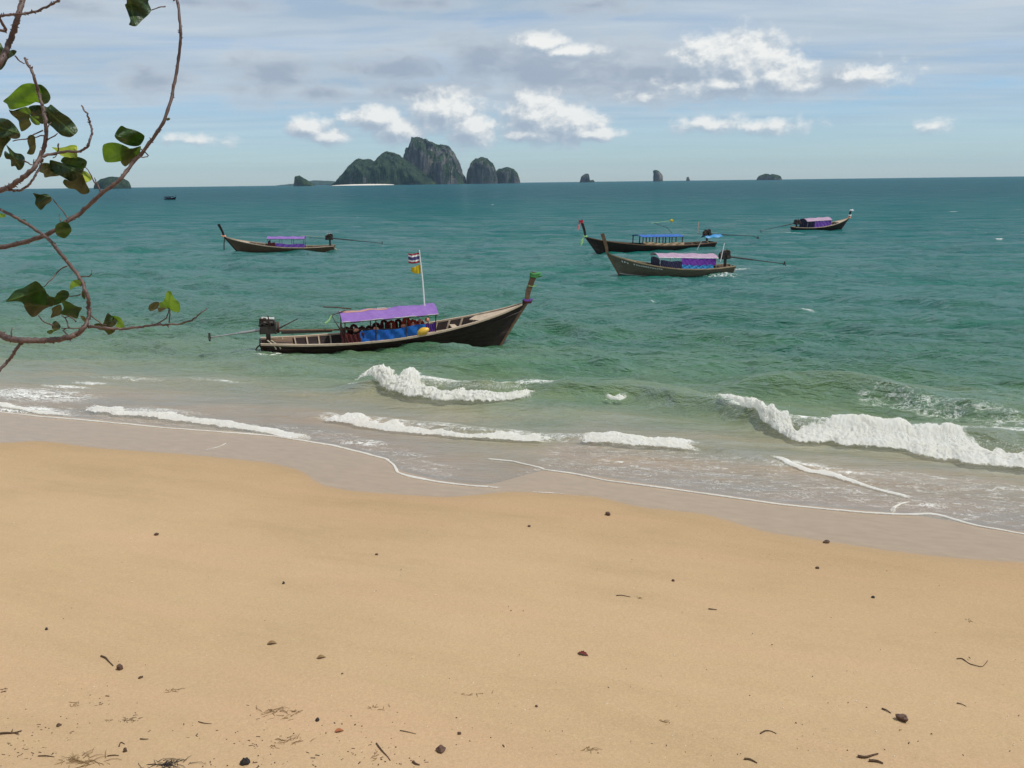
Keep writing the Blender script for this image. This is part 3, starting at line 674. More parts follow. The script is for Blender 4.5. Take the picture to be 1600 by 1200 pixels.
# ------------------------------------------------------------------ boat materials
def wood(name, c, c2, rough=.75, sc=2.5, dirt=(0.12, 0.10, 0.085)):
    m, T, out = newmat(name); O = T.n('ShaderNodeTexCoord').outputs['Object']
    g = T.noise(T.v('MULTIPLY', O, (0.6, 5, 9)), sc, 7, 0.65, 0.3); s_ = T.noise(T.v('MULTIPLY', O, (2.0, 2.0, 0.7)), 1.6, 5, 0.6)
    cc = T.mix(T.rng(g, .32, .68), c, c2); cc = T.mix(T.rng(s_, .55, .75, 0, .5), cc, dirt)
    b = T.n('ShaderNodeBsdfPrincipled'); T.link(cc, b.inputs['Base Color']); b.inputs['Roughness'].default_value = rough; b.inputs['Specular IOR Level'].default_value = .3
    bn = T.n('ShaderNodeBump'); bn.inputs['Distance'].default_value = .01; T.link(g, bn.inputs['Height']); T.link(bn.outputs[0], b.inputs['Normal']); T.link(b.outputs[0], out.inputs[0]); return m
M = dict(
 hull_dark=wood('dark_stained_hull', (0.010,0.006,0.006), (0.035,0.018,0.013), .5, dirt=(.05,.04,.032)),
 hull_brown=wood('brown_hull', (0.05,0.032,0.02), (0.13,0.085,0.05), .6),
 hull_grey=wood('grey_brown_hull', (0.075,0.066,0.045), (0.15,0.13,0.09), .7),
 pale=wood('pale_wood', (0.36,0.27,0.19), (0.52,0.42,0.31), .8),
 tan=wood('tan_wood', (0.24,0.17,0.10), (0.38,0.28,0.17), .8),
 mid=wood('brown_wood', (0.10,0.055,0.03), (0.19,0.11,0.06), .7),
 black=simple('black_iron', (0.012,0.011,0.012), (0.04,0.028,0.02), scale=9, rough=.5, spec=.5),
 rust=simple('rusty_iron', (0.09,0.035,0.018), (0.03,0.02,0.015), scale=12, rough=.7),
 steel=simple('bare_steel', (0.45,0.45,0.45), (0.3,0.28,0.26), scale=20, rough=.4, metal=.7),
 brass=simple('yellow_metal', (0.7,0.5,0.18), rough=.35, metal=.4),
 purple=simple('faded_purple_canvas', (0.24,0.12,0.40), (0.30,0.17,0.46), scale=5, rough=.85, bump=.01, bscale=10, trans=.18),
 violet=simple('violet_tarp', (0.14,0.05,0.36), (0.20,0.08,0.42), scale=5, rough=.4, bump=.03, bscale=5, trans=.2),
 deep_purple=simple('deep_purple_tarp', (0.13,0.02,0.30), (0.20,0.05,0.38), scale=5, rough=.35, bump=.03, bscale=5, trans=.2),
 pink=simple('pale_pink_canvas', (0.36,0.23,0.33), (0.46,0.33,0.42), scale=4, rough=.8, trans=.12),
 orange=simple('faded_orange_canvas', (0.55,0.30,0.20), (0.50,0.25,0.22), scale=6, rough=.85, trans=.15),
 blue=simple('blue_tarp', (0.008,0.09,0.42), (0.015,0.16,0.55), scale=3, rough=.35, bump=.04, bscale=4, trans=.2),
 sky_blue=simple('light_blue_tarp', (0.03,0.22,0.52), (0.05,0.30,0.60), scale=3, rough=.4, bump=.03, bscale=5, trans=.2),
 navy=simple('navy_curtain', (0.008,0.008,0.03), (0.015,0.012,0.05), scale=3, rough=.6),
 maroon=simple('maroon_cloth', (0.10,0.012,0.012), (0.06,0.01,0.015), scale=5, rough=.8),
 jacket=simple('orange_red_jacket', (0.50,0.06,0.02), (0.30,0.03,0.015), scale=8, rough=.8),
 jacket2=simple('dark_red_jacket', (0.12,0.02,0.012), (0.07,0.012,0.01), scale=8, rough=.8),
 salmon=simple('salmon_cloth', (0.8,0.35,0.22), rough=.8),
 white=simple('white_paint', (0.75,0.75,0.72), rough=.5),
 grey_white=simple('dirty_white', (0.5,0.5,0.47), (0.3,0.3,0.27), scale=8, rough=.6),
 green=simple('green_cloth', (0.06,0.26,0.08), (0.14,0.42,0.14), scale=10, rough=.8, trans=.3),
 lime=simple('pale_green_ribbon', (0.30,0.60,0.20), (0.5,0.7,0.35), scale=10, rough=.7, trans=.3),
 red=simple('red_cloth', (0.40,0.02,0.04), (0.5,0.04,0.06), scale=8, rough=.8, trans=.3),
 rose=simple('pink_ribbon', (0.75,0.28,0.32), rough=.8, trans=.4),
 yellow=simple('yellow_cloth', (0.75,0.58,0.03), (0.65,0.48,0.02), scale=8, rough=.7, trans=.35),
 yplastic=simple('yellow_plastic', (0.70,0.42,0.03), (0.6,0.36,0.05), scale=4, rough=.4),
 rope=simple('pale_rope', (0.5,0.45,0.33), (0.35,0.3,0.2), scale=30, rough=.9),
)

# ------------------------------------------------------------------ long-tail boat
def make_boat(label, stern, bow, sp):
    S = P(*stern); B = P(*bow); mid = (S+B)/2; dv = B-S; L = float(np.hypot(dv[0], dv[1])); hd = math.atan2(dv[1], dv[0])
    side = -1 if dv[0] > 0 else 1
    zs = 0.0
    root = empty(sp.get('name', 'longtail_boat'), (float(mid[0]), float(mid[1]), zs), hd); tag(root, label, 'boat', 'wooden long-tail boats moored off the beach' if not sp.get('nogroup') else None)
    root.rotation_euler = (-sp.get('heel', .05)*side, 0, hd)
    hs = sp.get('hs', 1.0); rake = sp.get('rake', .62); bw = sp.get('beam', .88)
    ts = np.array([0, .15, .3, .5, .67, .82, .93, 1.0]); sh = np.array([.48, .42, .41, .47, .64, .88, 1.14, 1.42])*hs
    def sheer(t): 
        from_ = float(np.interp(t, ts, sh)); return from_
    tt_ = np.linspace(0, 1, 201); shs = np.convolve(np.pad(np.interp(tt_, ts, sh), 12, mode='reflect', reflect_type='odd'), np.hanning(27)[1:-1]/np.hanning(27)[1:-1].sum(), mode='valid')
    sheer = lambda t: float(np.interp(t, tt_, shs))
    def beam(t):
        a = .52+.48*math.sin(min(t/.42, 1)*PI/2)
        if t > .5: a *= max(0.0, 1-((t-.5)/.5)**2.3)
        return bw*a+0.03
    def hp(t, s, sd, inset=0.0):
        zsr = sheer(t); zk = -.32+.22*max(0, (t-.75)/.25)**2*0
        z = zk+(zsr-zk)*s
        b_ = max(beam(t)-inset, .004)
        y = b_*(s**.42 if t < .7 else s**(.42+(t-.7)*2.2))
        y = min(y, b_)
        xb = L/2+rake*max(z, -.3); xs_ = -L/2-.28*max(z, -.2)+(.0)
        x = xs_+(xb-xs_)*t
        return Vector((x, sd*y, z))
    nT = 44
    mb = MB()
    prof_s = [0, .06, .16, .28, .40, .401, .52, .64, .641, .76, .88, 1.0]
    def outer(sd, off=0.0):
        def fn(u, v):
            i = round(v*(len(prof_s)-1)); s = prof_s[i]; p = hp(u, s, sd)
            lap = .012*(1 if (.16 < s <= .40 or .52 <= s <= .64 or s > .7) else 0)
            p.y += sd*lap*min(1, (1-u)*6); return p
        return fn
    n = len(prof_s)-1
    for sd in (1, -1):
        mb.sheet(outer(sd), nT, n)
        mb.sheet(lambda u, v, sd=sd: hp(u, .25+.75*v, sd, .05)+Vector((0, 0, -.004)), nT, 7)
        mb.sheet(lambda u, v, sd=sd: hp(u, 1, sd, .05*v)+Vector((0, 0, -.002)), nT, 1)
    # transom
    mb.sheet(lambda u, v: (lambda a, b_: a.lerp(b_, v))(hp(0, u, 1), hp(0, u, -1))-Vector((.01, 0, 0)), 8, 6, .05)
    mb.build('hull', M[sp['hull']], root)
    # gunwales
    gw = sp.get('gw', .10)
    for sd in (1, -1):
        g = MB()
        def gf_(u, v, sd=sd):
            a = PI*2*v; p = hp(u*.985, 1, sd)
            k = gw*min(1, .35+(1-u)*5)
            cx = [(-.6, .02), (.5, .02), (.5, -.045), (-.6, -.045), (-.6, .02)][round(v*4)]
            return p+Vector((0, sd*cx[0]*k, cx[1]+.01))
        g.sheet(gf_, nT, 4, smooth=False); g.build('gunwale', M[sp.get('gun', 'pale')], root)
        if sp.get('rub'):
            g = MB(); g.sheet(lambda u, v, sd=sd: hp(u, .80+v*.035, sd)+Vector((0, sd*(.022 if v in (0, 1) else .045), 0)), nT, 2); g.build('rubbing_strake', M[sp['hull']], root)
        if sp.get('stripe') and sd == side:
            g = MB(); g.sheet(lambda u, v, sd=sd: (lambda p: p+Vector((0, sd*.022, 0)))(hp(.74+.25*u, .30+.03*v, sd)), 12, 1, .01*sd); g.build('boot_stripe', M['grey_white'], root)
    # floor, ribs, thwarts
    def half_in(t, z):
        zk = -.32; s = max(0.02, (z-zk)/(sheer(t)-zk)); return max(.02, hp(t, min(s, 1), 1, .06).y)
    def xat(t, z): return hp(t, (z+.32)/(sheer(t)+.32), 1).x
    for k in range(5):
        y0 = -.42+k*.21
        g = MB(); g.sheet(lambda u, v: Vector((xat(.04+.80*u, .08), max(-1, min(1, (y0-.095+v*.19)/.52))*.9*half_in(.04+.80*u, .08), .08+sheer(.04+.80*u)*.12)), 16, 1, .03, smooth=False)
        g.build('floor_board', M['tan'], root)
    nr = sp.get('ribs', 15)
    for k in range(nr):
        t = .08+.76*k/(nr-1)
        for sd in (1, -1):
            g = MB(); pts = []
            for q in range(7): s = .30+.69*q/6; p = hp(t, s, sd, .075); pts.append(p)
            for q in range(6):
                a, b_ = pts[q], pts[q+1]; g.box((a+b_)/2, (.055, .05, (b_-a).length+.01), (b_-a).to_track_quat('Z', 'X').to_matrix())
            g.build('rib', M['pale' if sp.get('clean') else 'tan'], root)
    if sp.get('clean'):      # pale inner planking on both sides forward of the awning
        for sd in (1, -1):
            for z0, z1 in ((.30, .50), (.52, .70)):
                g = MB(); g.sheet(lambda u, v, sd=sd: hp(.60+.25*u, z0+(z1-z0)*v, sd, .068), 16, 1, .012*sd); g.build('lining_plank', M['pale'], root)
    for t in sp.get('thwarts', (.66, .76)):
        g = MB(); z = sheer(t)-.2; hw_ = half_in(t, z); g.box((xat(t, z), 0, z), (.22, hw_*2, .035)); g.build('thwart', M['pale' if sp.get('clean') else 'tan'], root)
    # bow deck in planks, with a curved after edge
    for k in range(6):
        v0, v1 = -1+k/3, -1+(k+1)/3
        def bd_(u, v):
            vv = v0+(v1-v0)*v*.96; st = sp.get('deck0', .84)-.035*(1-abs(vv))**1; t = st+(1.0-.012-st)*u
            return Vector((hp(t, 1, 1).x, vv*max(.02, beam(t)-.07), sheer(t)-.015+.04*(1-vv*vv)*min(1, beam(t)*2)))
        g = MB(); g.sheet(bd_, 12, 2, .03); g.build('deck_plank', M[sp.get('deck', 'pale')], root)
    g = MB(); g.sheet(lambda u, v: Vector((hp(.02+.10*u, 1, 1).x, (-1+2*v)*(beam(.02+.10*u)-.06), sheer(.1)-.03)), 6, 6, .03); g.build('stern_deck', M['mid'], root)
    # tall prow
    tip = hp(1, 1, 1); tip.y = 0
    ptop = Vector((L/2+sp['prow'][0], 0, sp['prow'][1]))
    g = MB(); a0 = Vector((L/2+rake*(-.2)-.02, 0, -.25)); knee = tip+Vector((.03, 0, .02))
    path = [a0, a0.lerp(knee, .5), knee, knee.lerp(ptop, .35)+Vector((-.05, 0, 0)), knee.lerp(ptop, .7)+Vector((-.03, 0, 0)), ptop]
    wd = [.05, .06, .10, .12, .13, .15]
    V = []
    for i, p in enumerate(path):
        tdir = (path[min(i+1, 5)]-path[max(i-1, 0)]).normalized(); nn = Vector((-tdir.z, 0, tdir.x))
        hw_ = wd[i]; th = .05 if i > 1 else .04
        V += [p+nn*hw_+Vector((0, th, 0)), p+nn*hw_-Vector((0, th, 0)), p-nn*hw_*.6-Vector((0, th*.6, 0)), p-nn*hw_*.6+Vector((0, th*.6, 0))]
    F = [(i*4+k, i*4+(k+1) % 4, (i+1)*4+(k+1) % 4, (i+1)*4+k) for i in range(5) for k in range(4)]+[(20, 21, 22, 23), (3, 2, 1, 0)]
    g.add(V, F); g.build('prow', M[sp.get('prowm', sp['hull'])], root)
    pd = (ptop-knee).normalized()
    # cloths on the prow
    for (f, matn, w_, hang) in sp.get('sashes', ()):
        c_ = knee.lerp(ptop, f); g = MB()
        for q in range(3):
            cc = c_+pd*(q-1)*w_*.42
            pts = [cc+Vector((math.cos(a)*(.17+.01*q), math.sin(a)*.085, math.sin(a*2+q)*.02)) for a in np.linspace(0, 2*PI, 15)]
            g.tube(pts, w_*.27, 6)
        if hang:
            for q in range(3):
                ln_ = hang*(1-.2*q); sgn = side
                pts = [c_+Vector((.15+.03*q+hang*(.05*math.sin(k*1.3+q)+.06*k), sgn*(.08+.02*q), -ln_*k/6)) for k in range(7)]
                g.sheet(lambda u, v, pts=pts, q=q: pts[min(6, round(u*6))]+Vector(((v-.5)*.11, .02*math.sin(u*9+q), 0)), 6, 1, .008)
        g.build('ribbon', M[matn], root)
    # canopy
    cp = sp.get('canopy')
    if cp:
        t0, t1, ze0, ze1, rise, hw_, cm = cp['t0'], cp['t1'], cp['z0'], cp['z1'], cp['rise'], cp['hw'], cp['mat']
        x0 = -L/2+L*t0; x1 = -L/2+L*t1
        def roof(u, v):
            y = (-1+2*v); sag = .04*math.sin(u*PI*(cp['posts']-1))**2*(1-.3*y*y)
            return Vector((x0+(x1-x0)*u, y*hw_, ze0+(ze1-ze0)*u+rise*(1-abs(y)**cp.get('pw', 2.2))-sag+.012*math.sin(u*37+v*5)))
        g = MB(); g.sheet(roof, 30, 14, .02); g.build('canopy', M[cm], root)
        g = MB()
        for sd in (1, -1):
            g.tube([Vector((x0+(x1-x0)*u, sd*(hw_-.01), ze0+(ze1-ze0)*u-.02)) for u in np.linspace(0, 1, 7)], .018, 6)
        for u in np.linspace(0.02, .98, 6): g.tube([roof(u, v)-Vector((0, 0, .035)) for v in np.linspace(0, 1, 9)], .014, 5)
        g.build('canopy_frame', M[cp.get('framem', 'black')], root)
        if cp.get('patch'):
            g = MB(); g.sheet(lambda u, v: roof(.0+.5*u, (.44 if side < 0 else .36)+.20*v*(1-.5*u))+Vector((0, 0, .008)), 16, 5, .004); g.build('faded_patch', M['orange'], root)
            g = MB(); g.sheet(lambda u, v: roof(.40+.14*u, (.60 if side < 0 else .34)+.05*v)+Vector((0, 0, .014)), 8, 2, .004); g.build('white_patch', M['white'], root)
            g = MB(); g.sheet(lambda u, v: roof(u, (.0 if side < 0 else .985)+.015*v)+Vector((0, 0, .006)), 20, 1, .01); g.build('edge_trim', M['grey_white'], root)
        for k in range(cp.get('posts', 5)):
            u = .03+.94*k/(cp['posts']-1); tq = t0+(t1-t0)*u
            for sd in (1, -1):
                g = MB(); zt = ze0+(ze1-ze0)*u-.01; xx = x0+(x1-x0)*u
                if cp.get('flat'): g.box((xx, sd*(hw_-.05), (zt+sheer(tq))/2), (.09, .04, zt-sheer(tq)+.02))
                else: g.cyl((xx, sd*min(hw_-.02, beam(tq)-.03), sheer(tq)-.02), (xx, sd*(hw_-.02), zt), .02, 6)
                g.build('canopy_post', M[cp.get('postm', 'black')], root)
        for (ua, ub, za, zb, mat_, nme) in cp.get('panels', ()):     # hanging cloths on the near side, given over the gunwale
            def pn_(u, v):
                uu = ua+(ub-ua)*u; tq = t0+(t1-t0)*uu; zg = sheer(tq)+.03; zt = ze0+(ze1-ze0)*uu-.03
                lo = zg+(zt-zg)*za; hi_ = zg+(zt-zg)*zb
                y = beam(tq)-.04+((hw_-.03)-(beam(tq)-.04))*(za+(zb-za)*v)
                fold = .022*math.sin(u*31+v*4)+.014*math.sin(u*57-v*7)
                return Vector((x0+(x1-x0)*uu, side*(y+fold), lo+(hi_-lo)*v+.03*math.sin(u*9)*(v)*cp.get('droop', 1)))
            g = MB(); g.sheet(pn_, 40, 8, .012); g.build(nme, M[mat_], root)
        for (ua, za, zb, mat_, nme) in cp.get('ends', ()):           # cross curtains
            tq = t0+(t1-t0)*ua; g = MB(); xx = x0+(x1-x0)*ua; zg = sheer(tq)-.1; zt = ze0+(ze1-ze0)*ua
            def en_(u, v):
                y = (-1+2*u)*min(hw_, beam(tq))*.97; top = zt-.03+rise*(1-abs(2*u-1)**2.2); top2 = top-(1-zb)*(.9-.3*(2*u-1)**2)*(zt-zg)*1.0
                lo = zg+(zt-zg)*za; return Vector((xx+.02*math.sin(u*25+v*3), y, lo+(top2-lo)*v))
            g.sheet(en_, 24, 6, .012); g.build(nme, M[mat_], root)
        if cp.get('banner'):
            g = MB(); rs = random.Random(5)
            for w0, w1 in ((.27, .50), (.56, .80)):
                u = w0
                while u < w1:
                    tq = t0+(t1-t0)*u; xx = x0+(x1-x0)*u; yy = side*(hw_+.02)
                    zc = sheer(tq)+.03+(ze0+(ze1-ze0)*u-.03-sheer(tq))*.36*.5+.02
                    g.box((xx, yy, zc), (.03, .012, rs.uniform(.07, .14))); g.box((xx+.03*(-1 if side > 0 else 1), yy, zc+rs.choice((-.04, .04, 0))), (.06, .012, .028)); u += .030
            g.build('banner_lettering', M['white'], root)
    # engine on its swivel, with the long tail
    ex = -L/2+sp.get('ex', .10); ez = sp.get('ez', 1.0); ang = sp.get('tail_dir', 0.0)
    es = 1.32
    eb = MB(); eb.box((ex+.02, 0, ez-.04), (.46*es, .26*es, .22*es), taper=.85); [eb.cyl((ex+qx, 0, ez+.05), (ex+qx, 0, ez+.27), .075, 9) for qx in (-.2, 0, .2)]; eb.box((ex+.28, 0, ez+.02), (.07, .40, .44)); eb.tube([(ex-.3, -.16, ez+.12), (ex-.1, -.24, ez+.26), (ex+.2, -.2, ez+.24)], .03, 6); eb.box((ex+.05, 0, ez+.20*es), (.32*es, .26*es, .12*es), taper=.85); eb.box((ex-.10, 0, ez-.02), (.2*es, .42*es, .18*es)); eb.tube([(ex-.2, .2, ez+.1), (ex, .3, ez+.22), (ex+.22, .24, ez+.05)], .02, 6); eb.cyl((ex-.22, .12, ez+.1), (ex-.22, .12, ez+.33), .05, 8)
    eb.cyl((ex-.02, -.2, ez+.05), (ex-.02, .2, ez+.05), .11, 10)
    eng = eb.build('engine', M['black'], root)
    g = MB(); g.cyl((ex+.33, 0, ez), (ex+.42, 0, ez), .21, 16); g.build('flywheel', M['rust'], eng)
    g = MB(); g.cyl((ex-.12, side*.1, ez+.20), (ex-.12, side*.1, ez+.36), .08, 12); g.cyl((ex-.12, side*.1, ez+.36), (ex-.12, side*.1, ez+.385), .11, 12); g.build('air_filter', M['rust'], eng)
    g = MB(); g.box((ex+.05, 0, ez+.36), (.44, .30, .02), Matrix.Rotation(.08, 3, 'Y')); g.build('engine_cover', M['grey_white' if sp.get('cover') else 'black'], eng)
    g = MB(); g.tube([(ex+.1, side*.19, ez+.1), (ex+.1, side*.26, ez+.2), (ex+.05, side*.26, ez+.5)], .022, 6); g.build('exhaust_pipe', M['rust'], eng)
    if sp.get('brass'): g = MB(); g.blob((ex-.05, side*.22, ez+.0), (.09, .05, .07), 3); g.build('fuel_cap', M['brass'], eng)
    g = MB(); g.box((ex+.02, 0, (ez-.15+sheer(.02))/2), (.16, .10, ez-.15-sheer(.02)+.2)); g.box((ex+.02, 0, ez-.17), (.34, .2, .06)); g.cyl((ex+.02, -.14, ez-.22), (ex+.02, .14, ez-.22), .04, 8)
    g.build('swivel_mount', M['black'], eng)
    tl_, tz = sp['tail']           # length, height of the free end
    a = Vector((ex-.25, 0, ez-.06)); e_ = Vector((ex-.25-tl_*math.cos(ang), tl_*math.sin(ang), tz))
    g = MB(); m1 = a.lerp(e_, .42)
    g.tube([a, m1], [.055, .05], 8); g.tube([m1, e_], [.032, .026], 8)
    if sp.get('tailbend'): g.tube([e_, e_+Vector((-.5, 0, -.18))], .03, 6)
    g.build('drive_shaft', M[sp.get('tailm', 'black')], eng)
    g = MB()
    ee = e_+(Vector((-.5, 0, -.18)) if sp.get('tailbend') else Vector((0, 0, 0)))
    for k in range(3):
        q = Matrix.Rotation(2*PI*k/3, 3, 'X'); g.box(ee+q @ Vector((0, 0, .09)), (.05, .07, .15), q @ Matrix.Rotation(.5, 3, 'Z'))
    g.cyl(ee-Vector((.05, 0, 0)), ee+Vector((.05, 0, 0)), .03, 8); g.build('propeller', M['black'], eng)
    tlen = sp.get('tiller', 1.3); h0 = Vector((ex+.3, side*.05, ez-.1)); h1 = h0+Vector((tlen, side*sp.get('tiller_y', .1), sp.get('tiller_dz', .15)))
    g = MB(); g.tube([h0, h0.lerp(h1, .4), h1], [.045, .035, .025] if tlen > 2 else [.025, .02, .02], 7); g.build('tiller', M['mid' if tlen > 2 else 'black'], eng)
    if tlen > 2:
        g = MB(); g.box(h0.lerp(h1, .22)-Vector((0, 0, .05)), (1.8, .10, .10), Matrix.Rotation(-math.atan2(h1.z-h0.z, tlen), 3, 'Y')); g.build('tiller_brace', M['black'], eng)
        g = MB(); g.tube([h0+Vector((.1, .1, .05)), h0+Vector((.8, .1, .38))], [.03, .015], 6); g.build('lever', M['rust'], eng)
    # stern ring, rope
    if sp.get('hoop'):
        pts = [Vector((-L/2-.12-.26*math.sin(q), side*.25, .42-.42*(1-math.cos(q))*.95)) for q in np.linspace(-.2, 2.0, 12)]
        g = MB(); g.tube(pts, .028, 7); g.tube([p+Vector((.18, -.06*side, -.02)) for p in pts[:10]], .02, 6); g.build('cooling_hose', M['black'], root)
        for k in range(2):
            pts = [Vector((-L/2+.10+k*.12+.28*math.sin(q)*(1+.15*k), side*(.30+.30*math.sin(q)), sheer(.03)+.10-.26*q/1.4+.0)) for q in np.linspace(0, 1.5, 10)]
            g = MB(); g.tube(pts, .022, 6); g.build('rope', M['rope'], root)
    if sp.get('flag'):
        fx, fz0, ft, fl_ = sp['flag']
        a = Vector((fx, side*.0+.35*(-side)*0, fz0)); b_ = a+Vector((-fl_, .0, ft-fz0))
        g = MB(); g.tube([a, a.lerp(b_, .5)+Vector((.02, 0, 0)), b_], [.030, .026, .018], 7); fp_ = g.build('flag_pole', M['white'], root)
        def fcloth(top, wid, hgt):
            pp = a.lerp(b_, top)
            def fn(u, v):
                return pp+Vector((-.01-wid*u, .07*math.sin(u*7+v*2)*u+.03*math.sin(u*15), -hgt*v-.05*u*math.sin(u*3)))
            return fn
        names = [('red', 0, 1/6), ('white', 1/6, 2/6), ('flagblue', 2/6, 4/6), ('white', 4/6, 5/6), ('red', 5/6, 1)]
        if 'flagblue' not in M: M['flagblue'] = simple('flag_blue', (0.10, 0.09, 0.25), rough=.8, trans=.3)
        base_f = fcloth(.955, .40, .36)
        g = MB(); g.sheet(base_f, 14, 12, .004); me_ob = g.build('flag', M['red'], fp_)
        me_ob.data.materials.clear()
        for nm in ('red', 'white', 'flagblue'): me_ob.data.materials.append(M[nm])
        for i, pl in enumerate(me_ob.data.polygons):
            j = (i % (14*12)) % 12; pl.material_index = 0 if j < 2 or j >= 10 else 1 if j < 4 or j >= 8 else 2
        g = MB(); g.sheet(lambda u, v: fcloth(.76, .34, .32)(u, .5+(v-.5)*(1-.55*u*u)), 10, 8, .004); g.build('flag', M['yellow'], fp_)['label'] = 'plain yellow flag below the striped one'
    for (k, pts, r_, mt) in sp.get('extra', ()):
        g = MB(); g.tube([Vector(p) if len(p) == 3 else Vector((*p, 0)) for p in pts], r_, 6); g.build(k, M[mt], root)
    if sp.get('letters'):
        g = MB(); rs = random.Random(12)
        for k in range(17):
            if k == 3: continue
            t = .93-.0165*k-(.01 if k > 3 else 0)
            def ps(dt, ds): p = hp(t+dt, .855-.010*(k/17)+ds, side); return p+Vector((0, side*.034, 0))
            s_ = [((0, -.028), (0, .03)), ((-.006, -.028), (-.006, .02)), ((0, .03), (-.006, .024)), ((0, -.028), (-.006, -.02)), ((0, 0), (-.006, .004))]
            for (a_, b_) in rs.sample(s_, 3): g.tube([ps(*a_), ps(*b_)], .018, 4)
        g.build('hull_lettering', M['white'], root)
    if sp.get('tarp'):
        t0_, t1_ = sp['tarp']
        def tf(u, v):
            xx = -L/2-.9+u*1.9; y = (-1+2*v)*.42; return Vector((xx, y, ez-.08-.22*abs(2*v-1)**1.6-.05*u+.03*math.sin(u*11+v*7)))
        g = MB(); g.sheet(tf, 18, 10, .015); g.build('tarp', M['sky_blue'], root)
    return root, L, side, sheer, beam

main, ML, mside, msheer, mbeam = make_boat('large dark long-tail boat nearest the beach, purple canopy and two flags', (415, 554), (786, 533), dict(
    hull='hull_dark', clean=True, rub=True, prow=(1.28, 2.62), rake=.62, ribs=17, heel=.07, hs=1.05, prowm='mid',
    canopy=dict(t0=.305, t1=.70, z0=1.24, z1=1.38, rise=.20, hw=.90, mat='purple', posts=4, pw=2.0, patch=True,
        panels=[(.0, .22, 0, .42, 'maroon', 'side_curtain'), (.18, .86, 0, .50, 'blue', 'side_tarp'), (.86, .97, 0, .50, 'violet', 'side_curtain')],
        ends=[(.02, 0, .35, 'maroon', 'end_curtain')]),
    ex=.12, ez=.98, tail=(1.75, .74), tailm='steel', tiller=4.9, tiller_y=.62, tiller_dz=-.05, cover=True, hoop=True,
    sashes=[(.92, 'green', .15, .06), (.05, 'violet', .07, 0), (.0, 'maroon', .08, 0), (.55, 'lime', .03, 0)],
    flag=(1.42, 1.35, 3.62, .16),
    extra=[('canopy_bar', [(-1.55,-.7,.45),(-1.9,-.72,1.15),(-2.05,-.4,1.42),(-1.5,0,1.50)], .022, 'black'), ('canopy_bar', [(-2.3,.2,1.62),(-1.9,.15,1.6),(-1.3,.1,1.52)], .02, 'maroon'),
           ('pennant_cord', [(-2.05,-.4,1.42),(-2.15,-.45,1.25),(-2.3,-.5,1.15)], .035, 'lime')]))
b1 = make_boat('brown long-tail boat at the left with purple canopy and lettered violet banner', (521, 392), (372, 395), dict(
    hull='hull_brown', prow=(1.55, 2.62), rake=.75, hs=1.05, ribs=12, prowm='hull_dark',
    canopy=dict(t0=.29, t1=.68, z0=1.24, z1=1.30, rise=.14, hw=.78, mat='purple', posts=4, banner=True, panels=[(.0, .78, .02, .40, 'violet', 'banner'), (.78, .97, 0, .50, 'maroon', 'side_curtain')], ends=[(.97, 0, .45, 'maroon', 'end_curtain')]),
    ex=.25, ez=1.22, tail=(4.5, .62), cover=True, tiller=1.6,
    sashes=[(.03, 'salmon', .12, 0)],
    extra=[('prow_rope', [(5.35,0.12,1.5),(5.45,.2,.9),(5.5,.2,.3)], .05, 'hull_dark'), ('stern_rope', [(-4.2,.4,.5),(-4.6,.5,.2),(-4.9,.4,.0)], .03, 'rope'), ('canopy_line', [(-1.5,.3,1.5),(-3.0,.1,1.35),(-3.9,0,1.3)], .012, 'rope')]))
b3 = make_boat('dark long-tail boat behind, blue canopy on thick posts and red ribbon on its prow', (1112, 386), (933, 396), dict(
    hull='hull_dark', prow=(1.75, 2.85), rake=.85, hs=1.02, gun='mid', deck='mid', ribs=12,
    canopy=dict(t0=.31, t1=.675, z0=1.18, z1=1.30, rise=.12, hw=.78, mat='blue', posts=7, flat=True, postm='black', panels=[(.0, .97, 0, .30, 'tan', 'side_board')]),
    ex=.6, ez=1.25, tail=(5.4, .80), tailbend=True, tarp=(0, 1), tiller=1.0,
    sashes=[(.93, 'red', .14, .2), (.86, 'rose', .06, .62), (.02, 'lime', .10, .75)],
    extra=[('bamboo_pole', [(-1.8,-.2,1.4),(-1.2,-.2,1.9),(0.2,-.3,2.35)], .02, 'black'), ('bamboo_pole', [(-1.5,-.2,2.50),(0.6,-.2,2.35)], .015, 'lime'), ('pole_cloth', [(-1.75,-.2,2.55),(-1.6,-.2,2.45)], .14, 'yellow'),
           ('white_pole', [(-4.55,0,1.3),(-4.55,0,2.3)], .025, 'salmon'), ('stern_rope', [(-5.3,.4,.6),(-5.6,.5,.4),(-5.5,.4,.05)], .03, 'rope')]))
b4 = make_boat('grey-brown long-tail boat in front, pink-topped canopy with purple side and hull lettering', (1140, 427), (969, 433), dict(
    hull='hull_grey', prow=(1.30, 2.78), rake=.58, hs=1.10, gun='tan', deck='tan', ribs=12, letters=True, stripe=True, prowm='mid', beam=.9,
    canopy=dict(t0=.16, t1=.70, z0=1.14, z1=1.30, rise=.18, hw=.80, mat='pink', posts=4, framem='white', postm='grey_white',
        panels=[(.04, .62, .32, .98, 'deep_purple', 'side_tarp'), (.08, .62, 0, .34, 'sky_blue', 'side_board'), (.62, .97, 0, .66, 'navy', 'side_curtain')], ends=[(.98, 0, .62, 'navy', 'end_curtain')]),
    ex=.35, ez=1.15, tail=(4.0, .50), brass=True, tiller=.9,
    extra=[('boat_pole', [(-2.7,.8,.9),(-3.0,.6,2.05)], .022, 'white'), ('boat_pole', [(-1.6,-.5,1.5),(-1.9,-.5,2.1)], .022, 'grey_white'), ('stern_rope', [(-3.6,.4,.6),(-3.9,.45,.3),(-3.8,.4,.0)], .03, 'rope')]))
